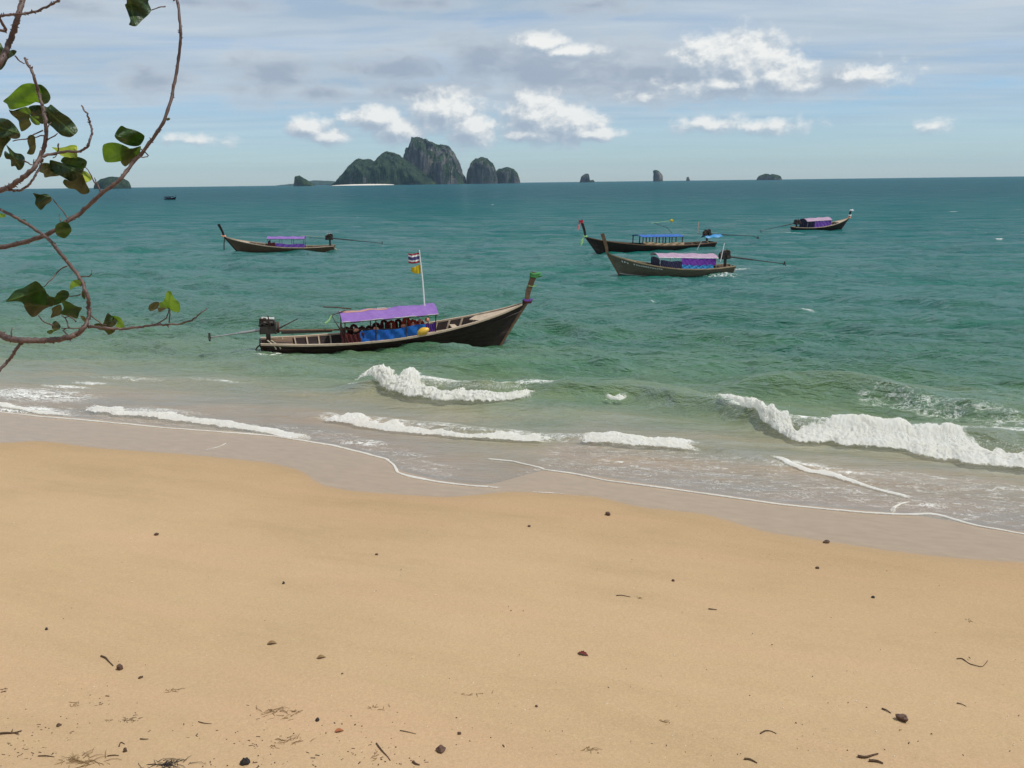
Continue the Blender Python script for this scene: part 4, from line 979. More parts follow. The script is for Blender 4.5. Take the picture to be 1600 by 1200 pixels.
b5 = make_boat('small distant long-tail boat pointing right with purple canopy and navy curtain', (1240, 361), (1314, 358.6), dict(
    hull='hull_dark', prow=(1.25, 2.35), rake=.72, hs=.98, ribs=10, deck='pale', clean=True,
    canopy=dict(t0=.18, t1=.70, z0=1.15, z1=1.25, rise=.28, hw=.85, mat='pink', posts=4, postm='grey_white', panels=[(.30, .97, .0, .97, 'violet', 'side_tarp'), (.0, .30, 0, .98, 'navy', 'side_curtain')], ends=[(.02, 0, .95, 'navy', 'end_curtain')]),
    ex=.3, ez=.95, tail=(4.0, .25), tailbend=True, tiller=1.0, tail_dir=.0,
    sashes=[(.9, 'white', .16, .1), (.25, 'white', .12, 0), (.0, 'salmon', .12, 0)]))
b6 = make_boat('tiny dark long-tail boat under way near the horizon at the left', (258, 312), (274, 312), dict(name='longtail_boat', nogroup=True,
    hull='hull_dark', prow=(.9, 2.2), rake=.6, ribs=6, gun='hull_dark', deck='hull_dark', canopy=dict(t0=.25, t1=.75, z0=1.3, z1=1.35, rise=.3, hw=.8, mat='navy', posts=4, panels=[(.0, .97, 0, .8, 'navy', 'side_curtain')]),
    ex=.3, ez=1.1, tail=(2.5, .2)))

# life jackets stowed under the big boat's canopy
def to_world(root, p):
    q = Matrix.Rotation(root.rotation_euler.z, 3, 'Z') @ Matrix.Rotation(root.rotation_euler.y, 3, 'Y') @ Matrix.Rotation(root.rotation_euler.x, 3, 'X') @ Vector(p)
    return q+Vector(root.location)
def jacket(root, p, k, label, mat, yaw=0, sc=1.0):
    o = empty('life_jacket', to_world(root, p), root.rotation_euler.z+yaw); o.scale = (sc,)*3
    tag(o, label, 'life jacket', 'life jackets stowed under the purple canopy of the large boat')
    for sx in (-1, 1):
        g = MB(); g.blob((sx*.095, 0, .2), (.085, .05, .21), k+sx, 8, 6, .05); g.build('panel', M[mat], o)
    g = MB(); g.tube([(-.09, 0, .30), (-.07, .02, .37), (0, .05, .40), (.07, .02, .37), (.09, 0, .30)], .06, 6); g.build('collar', M[mat], o)
    return o
jl = ['dark red life jacket at the stern end of the row under the purple canopy', 'dark life jacket second from the stern end of the row', 'dark red life jacket third from the stern end of the row',
      'dark life jacket fourth from the stern end of the row', 'dark red life jacket left of the middle of the row', 'dark life jacket in the middle of the row', 'orange-red life jacket just right of the middle of the row',
      'dark red life jacket fourth from the bow end of the row', 'bright orange life jacket third from the bow end of the row', 'bright orange life jacket second from the bow end of the row', 'orange-red life jacket at the bow end of the row']
for k in range(11):
    xx = -ML/2+ML*(.33+.031*k)
    jacket(main, (xx, -.05+.12*math.sin(k*2.1), .46+.015*k+.05*math.sin(k*1.7)+(.10 if k in (5, 6, 7, 8) else 0)), k, jl[k], 'jacket' if k in (6, 8, 9, 10) else 'jacket2', .3*math.sin(k*3), .95)
g = MB(); g.box((0, 0, 0), (3.2, .5, .05)); bench = g.build('stowage_bench', M['maroon'], main); bench.location = (-ML/2+ML*.49, 0, .44)
for k, (t, y, lab) in enumerate(((.365, -.55, 'salmon float hanging on the tiller nearest the stern'), (.445, -.6, 'salmon float at the foot of the dark jackets'), (.56, -.45, 'bright salmon float below the orange jackets'), (.60, -.5, 'second salmon float below the orange jackets'), (.64, .1, 'salmon float on the rail ahead of the jackets'), (.67, .15, 'foremost salmon float on the rail'))):
    g = MB(); g.blob((0, 0, 0), (.10, .08, .075), k+9, 10, 7, .06); o = g.build('float', M['salmon']); o.location = to_world(main, (-ML/2+ML*t, y, .86+.02*k)); tag(o, lab, 'float')
g = MB(); g.blob((0, 0, 0), (.26, .13, .14), 4, 14, 9, .04, Matrix.Rotation(-.45, 3, 'Y')); yb = g.build('yellow_bag', M['yplastic']); yb.location = to_world(main, (-ML/2+ML*.632, -.86, .74)); tag(yb, 'yellow bundle resting on the gunwale at the front of the blue tarp', 'bag')

# ------------------------------------------------------------------ tree at the left
bark_m, T, out = newmat('reddish_bark')
O = T.n('ShaderNodeTexCoord').outputs['Object']
n_ = T.noise(O, 60, 5, .65); n2_ = T.noise(O, 9, 4, .6)
cc = T.mix(T.rng(n_, .35, .65), (0.060, 0.034, 0.028), (0.145, 0.088, 0.070)); cc = T.mix(T.rng(n2_, .45, .7, 0, .6), cc, (0.04, 0.022, 0.022))
b = T.n('ShaderNodeBsdfPrincipled'); T.link(cc, b.inputs['Base Color']); b.inputs['Roughness'].default_value = .6
bn = T.n('ShaderNodeBump'); bn.inputs['Distance'].default_value = .002; T.link(n_, bn.inputs['Height']); T.link(bn.outputs[0], b.inputs['Normal']); T.link(b.outputs[0], out.inputs[0])
def leaf_mat(name, c1_, c2_, tr, tcol):
    m, T, out = newmat(name); O = T.n('ShaderNodeTexCoord').outputs['Object']
    va = attr(T, 'vein')
    cc = T.mix(T.rng(T.noise(O, 25, 5, .6), .35, .68), c1_, c2_); cc = T.mix(T.m('MULTIPLY', va, .55), cc, (0.16, 0.24, 0.07))
    br = T.noise(O, 38, 4, .65); cc = T.mix(T.rng(br, .66, .76, 0, .6), cc, (0.10, 0.06, 0.02))
    b = T.n('ShaderNodeBsdfPrincipled'); T.link(cc, b.inputs['Base Color']); b.inputs['Roughness'].default_value = .42; b.inputs['Specular IOR Level'].default_value = .4
    bn = T.n('ShaderNodeBump'); bn.inputs['Distance'].default_value = .002; T.link(T.m('ADD', T.m('MULTIPLY', va, -1), T.noise(O, 90, 3, .6)), bn.inputs['Height']); T.link(bn.outputs[0], b.inputs['Normal'])
    t2 = T.n('ShaderNodeBsdfTranslucent'); T.link(T.mix(T.m('MULTIPLY', va, .85), T.mix(T.rng(T.noise(O, 14, 4, .6), .4, .65), tcol, (tcol[0]*.55, tcol[1]*.6, tcol[2]*.6)), (tcol[0]*.6, tcol[1]*.7, tcol[2]*.5)), t2.inputs[0])
    mx = T.n('ShaderNodeMixShader'); mx.inputs[0].default_value = tr; T.link(b.outputs[0], mx.inputs[1]); T.link(t2.outputs[0], mx.inputs[2]); T.link(mx.outputs[0], out.inputs[0]); return m
LM = {'bright': leaf_mat('bright_leaf', (.045,.085,.018), (.07,.12,.03), .66, (.46,.60,.15)),
      'pale': leaf_mat('pale_green_leaf', (.07,.11,.03), (.10,.14,.045), .7, (.80,.85,.30)),
      'dark': leaf_mat('shade_darkened_leaf', (.018,.042,.014), (.032,.066,.020), .18, (.12,.26,.04)),  # leaves standing in shade: the shade is put into a darker green
      'mid': leaf_mat('green_leaf', (.028,.066,.016), (.05,.10,.025), .4, (.24,.42,.07)),
      'olive': leaf_mat('olive_green_leaf', (.026,.040,.010), (.05,.055,.015), .40, (.30,.34,.06))}
tree = empty('tree', (-2.75, 1.9, 4.25)); tag(tree, 'tree at the left edge with thin thorny reddish branches and broad leaves', 'tree')
TL = Vector(tree.location)
def smooth_path(pts, n=6):
    pts = [Vector(p) for p in pts]; out_ = []
    for i in range(len(pts)-1):
        p0 = pts[max(i-1, 0)]; p1 = pts[i]; p2 = pts[i+1]; p3 = pts[min(i+2, len(pts)-1)]
        for k in range(n):
            t = k/n; out_.append(0.5*((2*p1)+(-p0+p2)*t+(2*p0-5*p1+4*p2-p3)*t*t+(-p0+3*p1-3*p2+p3)*t**3))
    out_.append(pts[-1]); return out_
def branch(pl, r0, r1, dep, world_pre=(), world_post=(), seed=0, thorns=True, name='branch', parent=tree, dep1=None, n=6):
    rs = random.Random(seed); m = len(pl)
    P3 = [Vector(at_depth(a, b_, dep+((dep1 or dep)-dep)*i/max(1, m-1)+.012*math.sin(i*1.9+seed)))-TL for i, (a, b_) in enumerate(pl)]
    path = smooth_path([Vector(p)-TL for p in world_pre]+P3+[Vector(p)-TL for p in world_post], n)
    K = len(path); rad = [.78*(r0+(r1-r0)*i/(K-1))*(1+.12*math.sin(i*2.3+seed)) for i in range(K)]
    path = [p+Vector((rs.gauss(0, .0008), rs.gauss(0, .0008), rs.gauss(0, .0008))) for p in path]
    g = MB(); g.tube(path, rad, 9)
    if thorns:
        L_ = sum((path[i+1]-path[i]).length for i in range(K-1)); nn = int(L_/.034)
        for _ in range(nn):
            i = rs.randrange(K-1); p = path[i].lerp(path[i+1], rs.random()); t = (path[i+1]-path[i]).normalized()
            a = t.orthogonal().normalized(); d_ = Matrix.Rotation(rs.uniform(0, 6.28), 3, t) @ a
            g.tube([p+d_*rad[i]*.7, p+d_*(rad[i]+rs.uniform(.0012, .0042))+t*rs.uniform(0, .003)], [rs.uniform(.0014, .0026), .0005], 5)
    return g.build(name, bark_m, parent, sharp=0)
dA, dC, dD, dE = 2.25, 2.35, 2.05, 2.15
brA = branch([(40,-30),(35,0),(28,25),(20,52),(10,78),(0,98),(-30,125),(-110,180),(-260,260)], .0080, .010, dA, seed=1, world_post=[(-2.6, 1.95, 5.6)])
brB = branch([(-30,30),(0,25),(25,22),(50,19),(75,10),(92,0),(108,-18)], .0045, .003, dA-.1, seed=2, world_pre=[(-2.7, 1.95, 6.7), (-1.7, 2.1, 6.75)])
brC = branch([(-220,420),(-90,402),(0,387),(40,378),(80,364),(107,345),(128,331),(157,304),(187,280),(210,252),(238,218),(260,180),(272,135),(279,90),(282,45),(276,0),(262,-35)], .0085, .0036, dC, seed=3, world_pre=[(-2.68, 1.92, 5.45)], world_post=[(-.85, 2.3, 6.95), (-1.1, 2.2, 7.3)])
brD = branch([(-250,345),(-110,325),(0,297),(28,283),(50,265),(64,243),(71,220),(71,190),(67,170),(61,147),(52,117),(38,91)], .0085, .0036, dD, seed=4, world_pre=[(-2.7, 1.9, 5.7)])
brD2 = branch([(66,244),(95,238),(125,236),(138,226),(143,207),(141,192),(136,178),(126,164)], .0042, .0022, dD, seed=5)
brD3 = branch([(10,296),(28,298),(42,292),(52,280),(62,262),(67,248)], .0035, .003, dD+.01, seed=6, thorns=False)
brE = branch([(-260,270),(-110,290),(0,328),(32,344),(67,367),(82,380),(93,395),(115,421),(128,440),(136,462),(139,482),(137,499),(129,515),(118,524)], .0040, .0062, dE, seed=7, world_pre=[(-2.7, 1.9, 5.9)])
brE1 = branch([(-260,500),(-110,494),(-40,502),(0,522),(13,529),(35,532),(60,532),(88,531),(107,527),(122,521),(131,511)], .0115, .0070, dE, seed=8, world_pre=[(-2.7, 1.9, 5.2)])
brE2 = branch([(133,509),(160,512),(187,514),(215,511),(240,508),(262,507),(280,506),(300,500),(313,490),(324,481)], .0046, .0016, dE, seed=9)
brE3 = branch([(36,533),(24,548),(14,562),(0,577),(-20,600),(-120,700)], .0046, .0046, dE, seed=10, thorns=False, world_post=[(-2.65, 1.92, 4.75)])
tw = [((24,88),(31,96),(38,99)), ((105,415),(90,424),(80,437),(68,448)), ((125,432),(138,432),(143,428),(143,422)), ((127,460),(108,463)), ((130,512),(112,513),(95,513)), ((120,503),(110,495),(100,497)),
      ((108,513),(102,498),(97,493)), ((84,508),(68,502),(60,493)), ((142,492),(155,503),(165,508)), ((264,504),(265,492),(265,482)), ((240,508),(256,500),(263,490),(264,482)), ((157,304),(155,292),(150,285),(148,278)),
      ((107,342),(98,330),(88,318),(82,310)), ((94,346),(93,336)), ((221,233),(231,243),(225,246),(217,245)), ((67,204),(52,210),(40,217),(20,220)), ((68,211),(55,216)), ((74,218),(90,210)), ((73,201),(80,192)),
      ((36,251),(46,256),(52,258)), ((92,224),(90,238),(84,248)), ((160,304),(148,285),(140,270),(134,262)), ((258,10),(248,12),(236,16)), ((52,264),(53,250)), ((18,530),(18,512)), ((104,523),(100,516),(106,512))]
for i, t_ in enumerate(tw): branch(list(t_), .0022, .0014, dD if t_[0][1] < 262 and t_[0][0] < 100 else dE if t_[0][1] > 400 else dC, seed=30+i, thorns=False, name='twig', n=3)
g = MB(); g.tube(smooth_path([Vector((0,0,-.3)), Vector((.02,.03,.5)), Vector((.05,.0,1.3)), Vector((.0,.05,2.3)), Vector((.1,.1,3.2))]), [.085-.055*i/24 for i in range(25)], 12); g.build('trunk', bark_m, tree, sharp=0)
# crown of the trunk, out of the frame: limb that carries the hanging arcs
g = MB(); g.tube(smooth_path([Vector((.02,.08,2.6)), Vector((.6,.2,3.1)), Vector((1.3,.3,3.15)), Vector((1.65,.3,3.05))]), [.03-.02*i/18 for i in range(19)], 9); g.build('branch', bark_m, tree, sharp=0)

TILT = {'bright': (-.07, .11), 'pale': (-.08, .12), 'mid': (.02, .06), 'dark': (.03, .03), 'olive': (.0, .08)}
def leaf(outline, mat, dep, tilt=(0, 0), fold=.006, seed=0, vein_from=0, label=None):
    rs = random.Random(seed); pts = np.array(outline, float)
    # smooth closed outline
    n = len(pts); out_ = []
    for i in range(n):
        p0, p1, p2, p3 = pts[(i-1) % n], pts[i], pts[(i+1) % n], pts[(i+2) % n]
        for t in (0, .25, .5, .75): q1 = 0.5*((2*p1)+(-p0+p2)*t+(2*p0-5*p1+4*p2-p3)*t*t+(-p0+3*p1-3*p2+p3)*t**3); out_.append(q1*.75+(p1*(1-t)+p2*t)*.25)
    o_ = np.array(out_); K = len(o_)
    k = np.array([.12, .76, .12]); o_ = np.stack([np.convolve(np.concatenate([o_[-1:, j], o_[:, j], o_[:1, j]]), k, mode='valid') for j in (0, 1)], -1)
    c_ = pts.mean(0); vb = pts[vein_from]; rings = 9
    V = []; vein = []
    far = pts[np.argmax(np.linalg.norm(pts-vb, axis=1))]; ax = (far-vb)/np.linalg.norm(far-vb); Ln = np.linalg.norm(far-vb)
    def z_of(p):
        tilt = TILT[mat]
        rel = p-vb; s_ = rel@ax; d_ = rel@np.array([-ax[1], ax[0]]); q = (p-c_)/max(10, Ln)
        return dep+tilt[0]*q[0]+tilt[1]*q[1]+fold*1.6*math.sin(s_/Ln*5+seed)+fold*3*abs(d_)/Ln+fold*.9*math.sin(d_/Ln*9+s_/Ln*7+seed*1.3)
    def ven(p):
        rel = p-vb; s_ = rel@ax; d_ = rel@np.array([-ax[1], ax[0]])
        v1_ = math.exp(-(d_/(.018*Ln+.35))**2); f = ((s_-abs(d_)*.75)/Ln*6.5) % 1.0
        v2_ = math.exp(-((f-.5)/.07)**2)*.75; return max(v1_, v2_)
    for r_ in range(rings+1):
        f = r_/rings
        for i in range(K):
            p = c_+(o_[i]-c_)*f; V.append(Vector(at_depth(p[0], p[1], z_of(p)))-TL); vein.append(ven(p))
    th = Vector(ray(c_[0], c_[1])).normalized()*.0006; N = len(V)
    V2 = [v+th for v in V]; F = []
    for r_ in range(rings):
        for i in range(K): F.append((r_*K+i, r_*K+(i+1) % K, (r_+1)*K+(i+1) % K, (r_+1)*K+i) if r_ else (i, K+(i+1) % K, K+i))
    F = [f for f in F]; F2 = [tuple(N+a for a in f[::-1]) for f in F]
    F3 = [(rings*K+i, rings*K+(i+1) % K, N+rings*K+(i+1) % K, N+rings*K+i) for i in range(K)]
    g = MB(); g.add(V+V2, F+F2+F3, True); o = g.build('leaf', LM[mat], tree, sharp=60)
    at_ = o.data.attributes.new('vein', 'FLOAT', 'POINT'); at_.data.foreach_set('value', vein+vein)
    if label: o['label'] = label
    return o
def Z6(l): return [(a/6.319, 120+b_/6.316) for a, b_ in l]       # zoomed crop 0,120,160,310
def Z5(l): return [(a/4.706, 420+b_/4.706) for a, b_ in l]       # zoomed crop 0,420,340,560
def Z4(l): return [(a/4.0, b_/4.0) for a, b_ in l]               # zoomed crop 0,0,340,300
def Z7(l): return [(a/3.75, 280+b_/3.75) for a, b_ in l]         # zoomed crop 0,280,340,600
leaf(Z6([(400,262),(350,250),(290,280),(190,310),(100,325),(70,270),(30,240),(90,190),(150,130),(220,75),(300,62),(370,80),(400,130),(420,200),(425,262)]), 'bright', dD+.05, (.02,-.03), .007, 1, 0, 'large bright green leaf lit through by the sun')
leaf(Z6([(400,262),(385,150),(365,80),(410,78),(460,120),(495,180),(498,220),(470,260),(425,272)]), 'mid', dD+.045, (.03,.02), .005, 2)
leaf(Z6([(420,290),(470,300),(500,272),(540,300),(600,350),(680,400),(740,470),(770,530),(740,570),(690,598),(610,580),(560,540),(520,500),(470,460),(430,420)]), 'dark', dD+.06, (.06,.05), .008, 3, 0, 'large dark green leaf folded downwards')
leaf(Z6([(400,280),(330,280),(280,300),(300,360),(310,400),(370,450),(430,465),(440,380),(425,300)]), 'dark', dD+.075, (.0,.05), .006, 4)
leaf(Z6([(300,380),(300,330),(250,300),(200,310),(110,340),(85,320),(110,370),(180,430),(190,480),(210,540),(260,520),(310,470),(290,420)]), 'olive', dD+.09, (.05,.03), .007, 5)
leaf(Z6([(300,380),(305,340),(280,305),(240,297),(200,320),(140,350),(90,330),(120,360),(190,345),(250,360)]), 'bright', dD+.035, (.02,-.03), .004, 6)
leaf(Z6([(290,385),(340,390),(385,390),(380,410),(350,410),(390,450),(390,475),(350,475),(310,440)]), 'bright', dD+.03, (.01,.02), .003, 7)
leaf(Z6([(200,560),(150,480),(90,425),(30,408),(-40,415),(-80,480),(-60,580),(0,600),(80,600),(150,615),(195,600)]), 'dark', dD+.0, (-.04,.03), .008, 8, 0, 'large dark rounded leaf at the left edge')
leaf(Z6([(110,610),(60,590),(0,590),(-50,600),(-60,700),(-20,800),(10,790),(40,700),(80,650)]), 'olive', dD+.02, (-.02,.04), .006, 9)
leaf(Z6([(60,670),(95,700),(150,750),(210,760),(245,800),(240,870),(210,915),(175,920),(150,880),(110,885),(105,820),(60,810),(40,770),(50,730),(95,760)]), 'dark', dD+.04, (.03,.03), .007, 10)
leaf(Z6([(350,640),(345,590),(310,570),(275,590),(270,640),(285,690),(290,730),(262,755),(300,770),(335,760),(355,700)]), 'olive', dD+.03, (.02,.02), .005, 11)
leaf(Z6([(760,680),(700,672),(650,690),(580,700),(510,695),(540,720),(590,770),(650,795),(720,800),(765,800),(760,740)]), 'pale', dC+.02, (.02,-.03), .005, 12, 0, 'pale yellow-green leaf lit from behind')
leaf(Z6([(600,840),(630,790),(700,800),(770,790),(830,810),(860,840),(840,900),(790,900),(700,880)]), 'mid', dC+.04, (.03,.02), .006, 13)
leaf(Z6([(495,820),(580,840),(680,870),(780,890),(830,900),(810,960),(760,1020),(690,1030),(620,990),(540,950),(500,930),(490,870)]), 'dark', dC+.05, (.02,.05), .007, 14)
leaf(Z6([(500,900),(490,855),(420,850),(385,890),(385,935),(430,955),(440,995),(500,985),(590,975),(560,930)]), 'olive', dC+.06, (-.02,.02), .006, 15)
leaf(Z6([(810,960),(760,1010),(690,1030),(640,1010),(620,1045),(670,1100),(740,1110),(810,1160),(870,1150),(885,1120),(850,1050),(830,1000)]), 'olive', dC+.055, (.02,.03), .006, 16)
leaf(Z6([(820,930),(860,940),(905,990),(900,1020),(850,1045),(815,1020),(800,980)]), 'pale', dC+.07, (.01,-.02), .004, 17)
leaf(Z4([(800,-30),(792,20),(780,30),(795,70),(815,130),(805,155),(850,165),(885,130),(930,90),(945,60),(925,10),(935,-20)]), 'dark', dC-.1, (.02,.05), .006, 18, 0, 'almost black leaf hanging at the top edge')
leaf(Z4([(880,905),(905,850),(850,815),(790,800),(755,785),(715,845),(740,880),(790,905),(840,915)]), 'mid', dC+.0, (.04,.03), .008, 19, 0, 'folded green leaf on the long arc')
leaf(Z4([(880,910),(840,950),(800,920),(740,895),(690,890),(645,905),(640,950),(655,1010),(710,1015),(740,1010),(790,1000),(870,960)]), 'bright', dC+.04, (.03,-.02), .006, 20)
leaf(Z4([(870,930),(800,930),(760,980),(755,1015),(785,1042),(830,1000),(870,965)]), 'olive', dC+.06, (.01,.03), .004, 21)
leaf(Z4([(0,265),(20,300),(50,320),(80,310),(105,320),(90,345),(50,370),(30,410),(0,440),(-40,400),(-40,300)]), 'dark', dA+.05, (-.02,.03), .006, 22)
leaf(Z7([(300,105),(270,85),(235,90),(192,80),(210,110),(205,145),(240,182),(270,150),(300,130)]), 'dark', dC+.02, (.02,.03), .005, 23)
leaf(Z7([(330,265),(370,248),(405,262),(420,300),(400,330),(375,347),(335,330),(322,300)]), 'mid', dC-.02, (.02,.03), .004, 24, 0, 'small round leaf where two branches cross')
leaf(Z5([(330,150),(270,90),(220,110),(170,140),(110,160),(70,205),(42,243),(100,240),(160,245),(200,290),(290,270),(380,280),(400,240),(345,180)]), 'mid', dE+.02, (.03,.0), .008, 25, 0, 'largest leaf of the lower cluster, dark green and pointed')
leaf(Z5([(370,270),(290,262),(200,250),(175,270),(200,320),(235,355),(270,345),(320,300)]), 'olive', dE+.04, (.0,.04), .005, 26)
leaf(Z5([(345,200),(400,210),(420,180),(460,155),(500,165),(510,200),(480,235),(440,255),(400,270),(350,260)]), 'mid', dE+.03, (.02,.0), .006, 27)
leaf(Z5([(450,235),(500,240),(560,275),(605,285),(585,320),(570,365),(540,360),(490,345),(440,330),(470,290)]), 'mid', dE+.0, (.04,.02), .007, 28)
leaf(Z5([(440,260),(380,290),(385,320),(370,362),(410,350),(450,335),(455,290)]), 'olive', dE+.02, (.02,.02), .004, 29)
leaf(Z5([(600,125),(590,90),(560,78),(520,100),(515,155),(545,135),(570,130)]), 'bright', dE+.03, (.02,.0), .003, 30)
leaf(Z5([(625,225),(630,180),(615,150),(600,170),(602,205)]), 'dark', dE+.03, (.02,.0), .002, 31)
leaf(Z5([(440,440),(445,415),(410,382),(385,400),(382,440),(410,448)]), 'dark', dE+.02, (.02,.0), .003, 32)
leaf(Z5([(445,445),(400,445),(350,455),(345,470),(370,482),(400,460)]), 'bright', dE+.02, (.02,.0), .003, 33)
leaf(Z5([(760,400),(790,325),(820,345),(865,370),(850,410),(820,430),(780,425),(755,410)]), 'dark', dE+.03, (.02,.02), .004, 34)
leaf(Z5([(820,345),(880,355),(910,400),(915,440),(870,445),(850,425),(865,380)]), 'bright', dE+.05, (.02,.0), .004, 35)
leaf(Z5([(690,410),(730,400),(800,425),(850,455),(800,487),(770,455),(720,445)]), 'olive', dE+.05, (.0,.03), .004, 36)
leaf(Z5([(640,385),(620,350),(590,345),(600,370),(625,392)]), 'olive', dE+.04, (.0,.03), .002, 37)
leaf(Z5([(1235,295),(1175,285),(1170,250),(1205,235),(1225,170),(1255,165),(1280,215),(1320,250),(1325,310),(1290,320)]), 'bright', dE+.0, (.04,.0), .006, 38, 0, 'bright green pointed leaf near the branch tip')
leaf(Z5([(1160,290),(1170,245),(1130,245),(1095,270),(1092,300),(1110,312)]), 'olive', dE+.01, (.0,.03), .003, 39)
leaf(Z5([(1225,290),(1160,285),(1170,320),(1200,305)]), 'olive', dE+.02, (.0,.03), .002, 40)
leaf(Z7([(0,200),(30,205),(30,222),(0,225),(-15,212)]), 'bright', dC, (.0,.0), .002, 41)
leaf(Z7([(120,240),(140,234),(152,240),(145,250),(128,248)]), 'olive', dC, (.0,.0), .001, 42)
leaf(Z4([(1035,745),(1055,735),(1065,745),(1048,755)]), 'mid', dC, (.0,.0), .001, 43)

# ------------------------------------------------------------------ things on the sand
peb = simple('brown_stone', (0.060, 0.030, 0.022), (0.13, 0.075, 0.05), scale=60, rough=.7, bump=.002, bscale=120)
weed_k = .62
blk = simple('black_stone', (0.012, 0.010, 0.010), (0.03, 0.022, 0.02), scale=60, rough=.6, bump=.002, bscale=120)
twm = simple('dry_twig', (0.045, 0.024, 0.014), (0.11, 0.065, 0.035), scale=50, rough=.85)
wdm = simple('dry_weed', (0.17, 0.095, 0.040), (0.28, 0.18, 0.08), scale=40, rough=.9)
dlm = simple('dry_red_leaf', (0.16, 0.020, 0.012), (0.09, 0.014, 0.010), scale=40, rough=.7)
orl = simple('orange_dry_leaf', (0.40, 0.13, 0.04), (0.20, 0.07, 0.03), scale=50, rough=.7)
def pxm(px, py): p = P_sand(px, py); return np.linalg.norm(p-CP)/FOC
def stone(px, py, w_, h_, label, mat=peb, seed=0, name='stone', rough=.14, cat='stone'):
    w_ *= .86; h_ *= .86; p = P_sand(px, py); m_ = pxm(px, py); g = MB(); g.blob((0, 0, 0), (w_*m_/2, w_*m_/2*.75, h_*m_/2*1.1), seed, 12, 8, rough, Matrix.Rotation(seed*1.1, 3, 'Z'))
    o = g.build(name, mat, sharp=30); o.location = (p[0], p[1], p[2]+h_*m_*.32); tag(o, label, cat); return o
def twig(pts, r_, label, name='twig', mat=twm, cat='twig', forks=()):
    ps = [P_sand(*q) for q in pts]; c_ = Vector(ps[0]); m_ = pxm(*pts[0])
    g = MB(); path = smooth_path([Vector(q)-c_+Vector((0, 0, r_*m_*.9+.004*math.sin(i*2))) for i, q in enumerate(ps)], 4); K = len(path)
    g.tube(path, [r_*m_*(1-.55*i/(K-1)) for i in range(K)], 6)
    for f in forks:
        fs = [Vector(P_sand(*q))-c_+Vector((0, 0, r_*m_)) for q in f]; g.tube(fs, [r_*m_*.6, r_*m_*.3][:len(fs)] if len(fs) == 2 else r_*m_*.4, 5)
    o = g.build(name, mat); o.location = c_; tag(o, label, cat); return o
stone(187,1046,11,9,'dark brown pebble beside the curved twig at the left', seed=1)
stone(1411,1126,16,12,'dark brown lump beside a short stick at the lower right', seed=2, rough=.22)
stone(689,1174,17,11,'reddish brown nut shell near the bottom middle', seed=3, name='nut_shell', cat='shell')
stone(496,1126,8,6,'small black pebble above the orange dry leaf', blk, 4)
stone(950,805,10,7,'brown pebble just above the wet sand in the middle', seed=5)
stone(383,1193,14,12,'black stone at the bottom edge left of the middle', blk, 6, rough=.2)
stone(196,1174,8,6,'small square brown chip near the bottom left', twm, 7, 'wood_chip', cat='wood chip')
stone(827,823,6,4,'tiny brown pebble left of the brown pebble by the wet sand', seed=8)
stone(1291,848,12,5,'flat dark wood chip by the wet sand at the right', twm, 9, 'wood_chip', cat='wood chip')
stone(443,912,6,4,'tiny black pebble in the upper left of the dry sand', blk, 10)
stone(589,867,6,3,'tiny brown pebble right of the middle of the upper sand', seed=11)
stone(1052,908,6,4,'tiny brown pebble in the middle of the right half of the sand', seed=12)
stone(1277,888,8,3,'thin dark chip below the wet sand at the right', twm, 13, 'wood_chip', cat='wood chip')
stone(73,984,5,4,'tiny black pebble near the left edge', blk, 14)
stone(220,1059,8,3,'small dark chip right of the curved twig', twm, 15, 'wood_chip', cat='wood chip')
stone(92,1134,9,4,'small dark chip above the forked stick at the lower left', twm, 16, 'wood_chip', cat='wood chip')
stone(245,836,8,4,'dark speck of wood on the smooth sand at the upper left', twm, 17, 'wood_chip', cat='wood chip')
stone(1364,934,6,4,'tiny dark pebble at the right of the sand', blk, 18)
stone(838,1104,5,4,'tiny brown pebble near the lower middle', seed=19)
stone(718,1147,7,4,'small dark chip above the nut shell', twm, 20, 'wood_chip', cat='wood chip')
twig([(158,1026),(165,1029),(171,1035),(177,1041)], 1.3, 'short curved dark twig beside the brown pebble at the left')
twig([(1378,1108),(1385,1111),(1392,1115)], 1.3, 'short straight stick beside the dark brown lump')
twig([(588,1162),(597,1174),(605,1182),(610,1189)], 1.1, 'thin curved twig near the bottom left of the middle')
twig([(1495,1030),(1503,1030),(1511,1035),(1516,1038),(1525,1041),(1534,1042),(1540,1037),(1543,1033)], .8, 'long wavy root fibre at the right edge of the sand')
twig([(-12,1149),(8,1147),(22,1146),(34,1143)], 1.6, 'forked stick entering at the lower left edge', forks=[((24,1146),(30,1149)), ((18,1146),(20,1141))])
twig([(1188,1147),(1196,1143),(1205,1143),(1213,1147)], 1.1, 'small arched twig at the lower right of the middle')
twig([(1495,1099),(1502,1101),(1510,1104)], .8, 'thin short twig above the tiny specks at the right')
twig([(60,1182),(72,1182),(85,1183)], .9, 'thin straight twig at the lower left')
twig([(168,1182),(178,1181),(186,1181)], .9, 'thin pale twig left of the grass clump')
twig([(645,1191),(650,1195),(656,1196)], 1.6, 'short thick stick at the bottom edge below the nut shell')
twig([(219,1155),(225,1156),(232,1155)], .9, 'tiny twig below the weed tuft at the lower left')
twig([(186,1167),(189,1161),(195,1163)], .9, 'small hooked twig at the lower left')
twig([(310,1128),(320,1131),(331,1131)], .7, 'faint thin twig half buried left of the frond')
twig([(625,1142),(635,1144),(650,1147)], .8, 'faint wavy fibre above the nut shell')
twig([(1340,1183),(1352,1185),(1364,1181),(1372,1179)], 2.0, 'dark broad piece of bark at the lower right', name='bark_piece', cat='bark')
twig([(1358,1190),(1370,1191),(1380,1194)], 2.0, 'second dark piece of bark at the bottom right', name='bark_piece', cat='bark')
twig([(1163,1187),(1172,1188),(1183,1193)], 1.6, 'short dark bark strip at the bottom right of the middle', name='bark_piece', cat='bark')
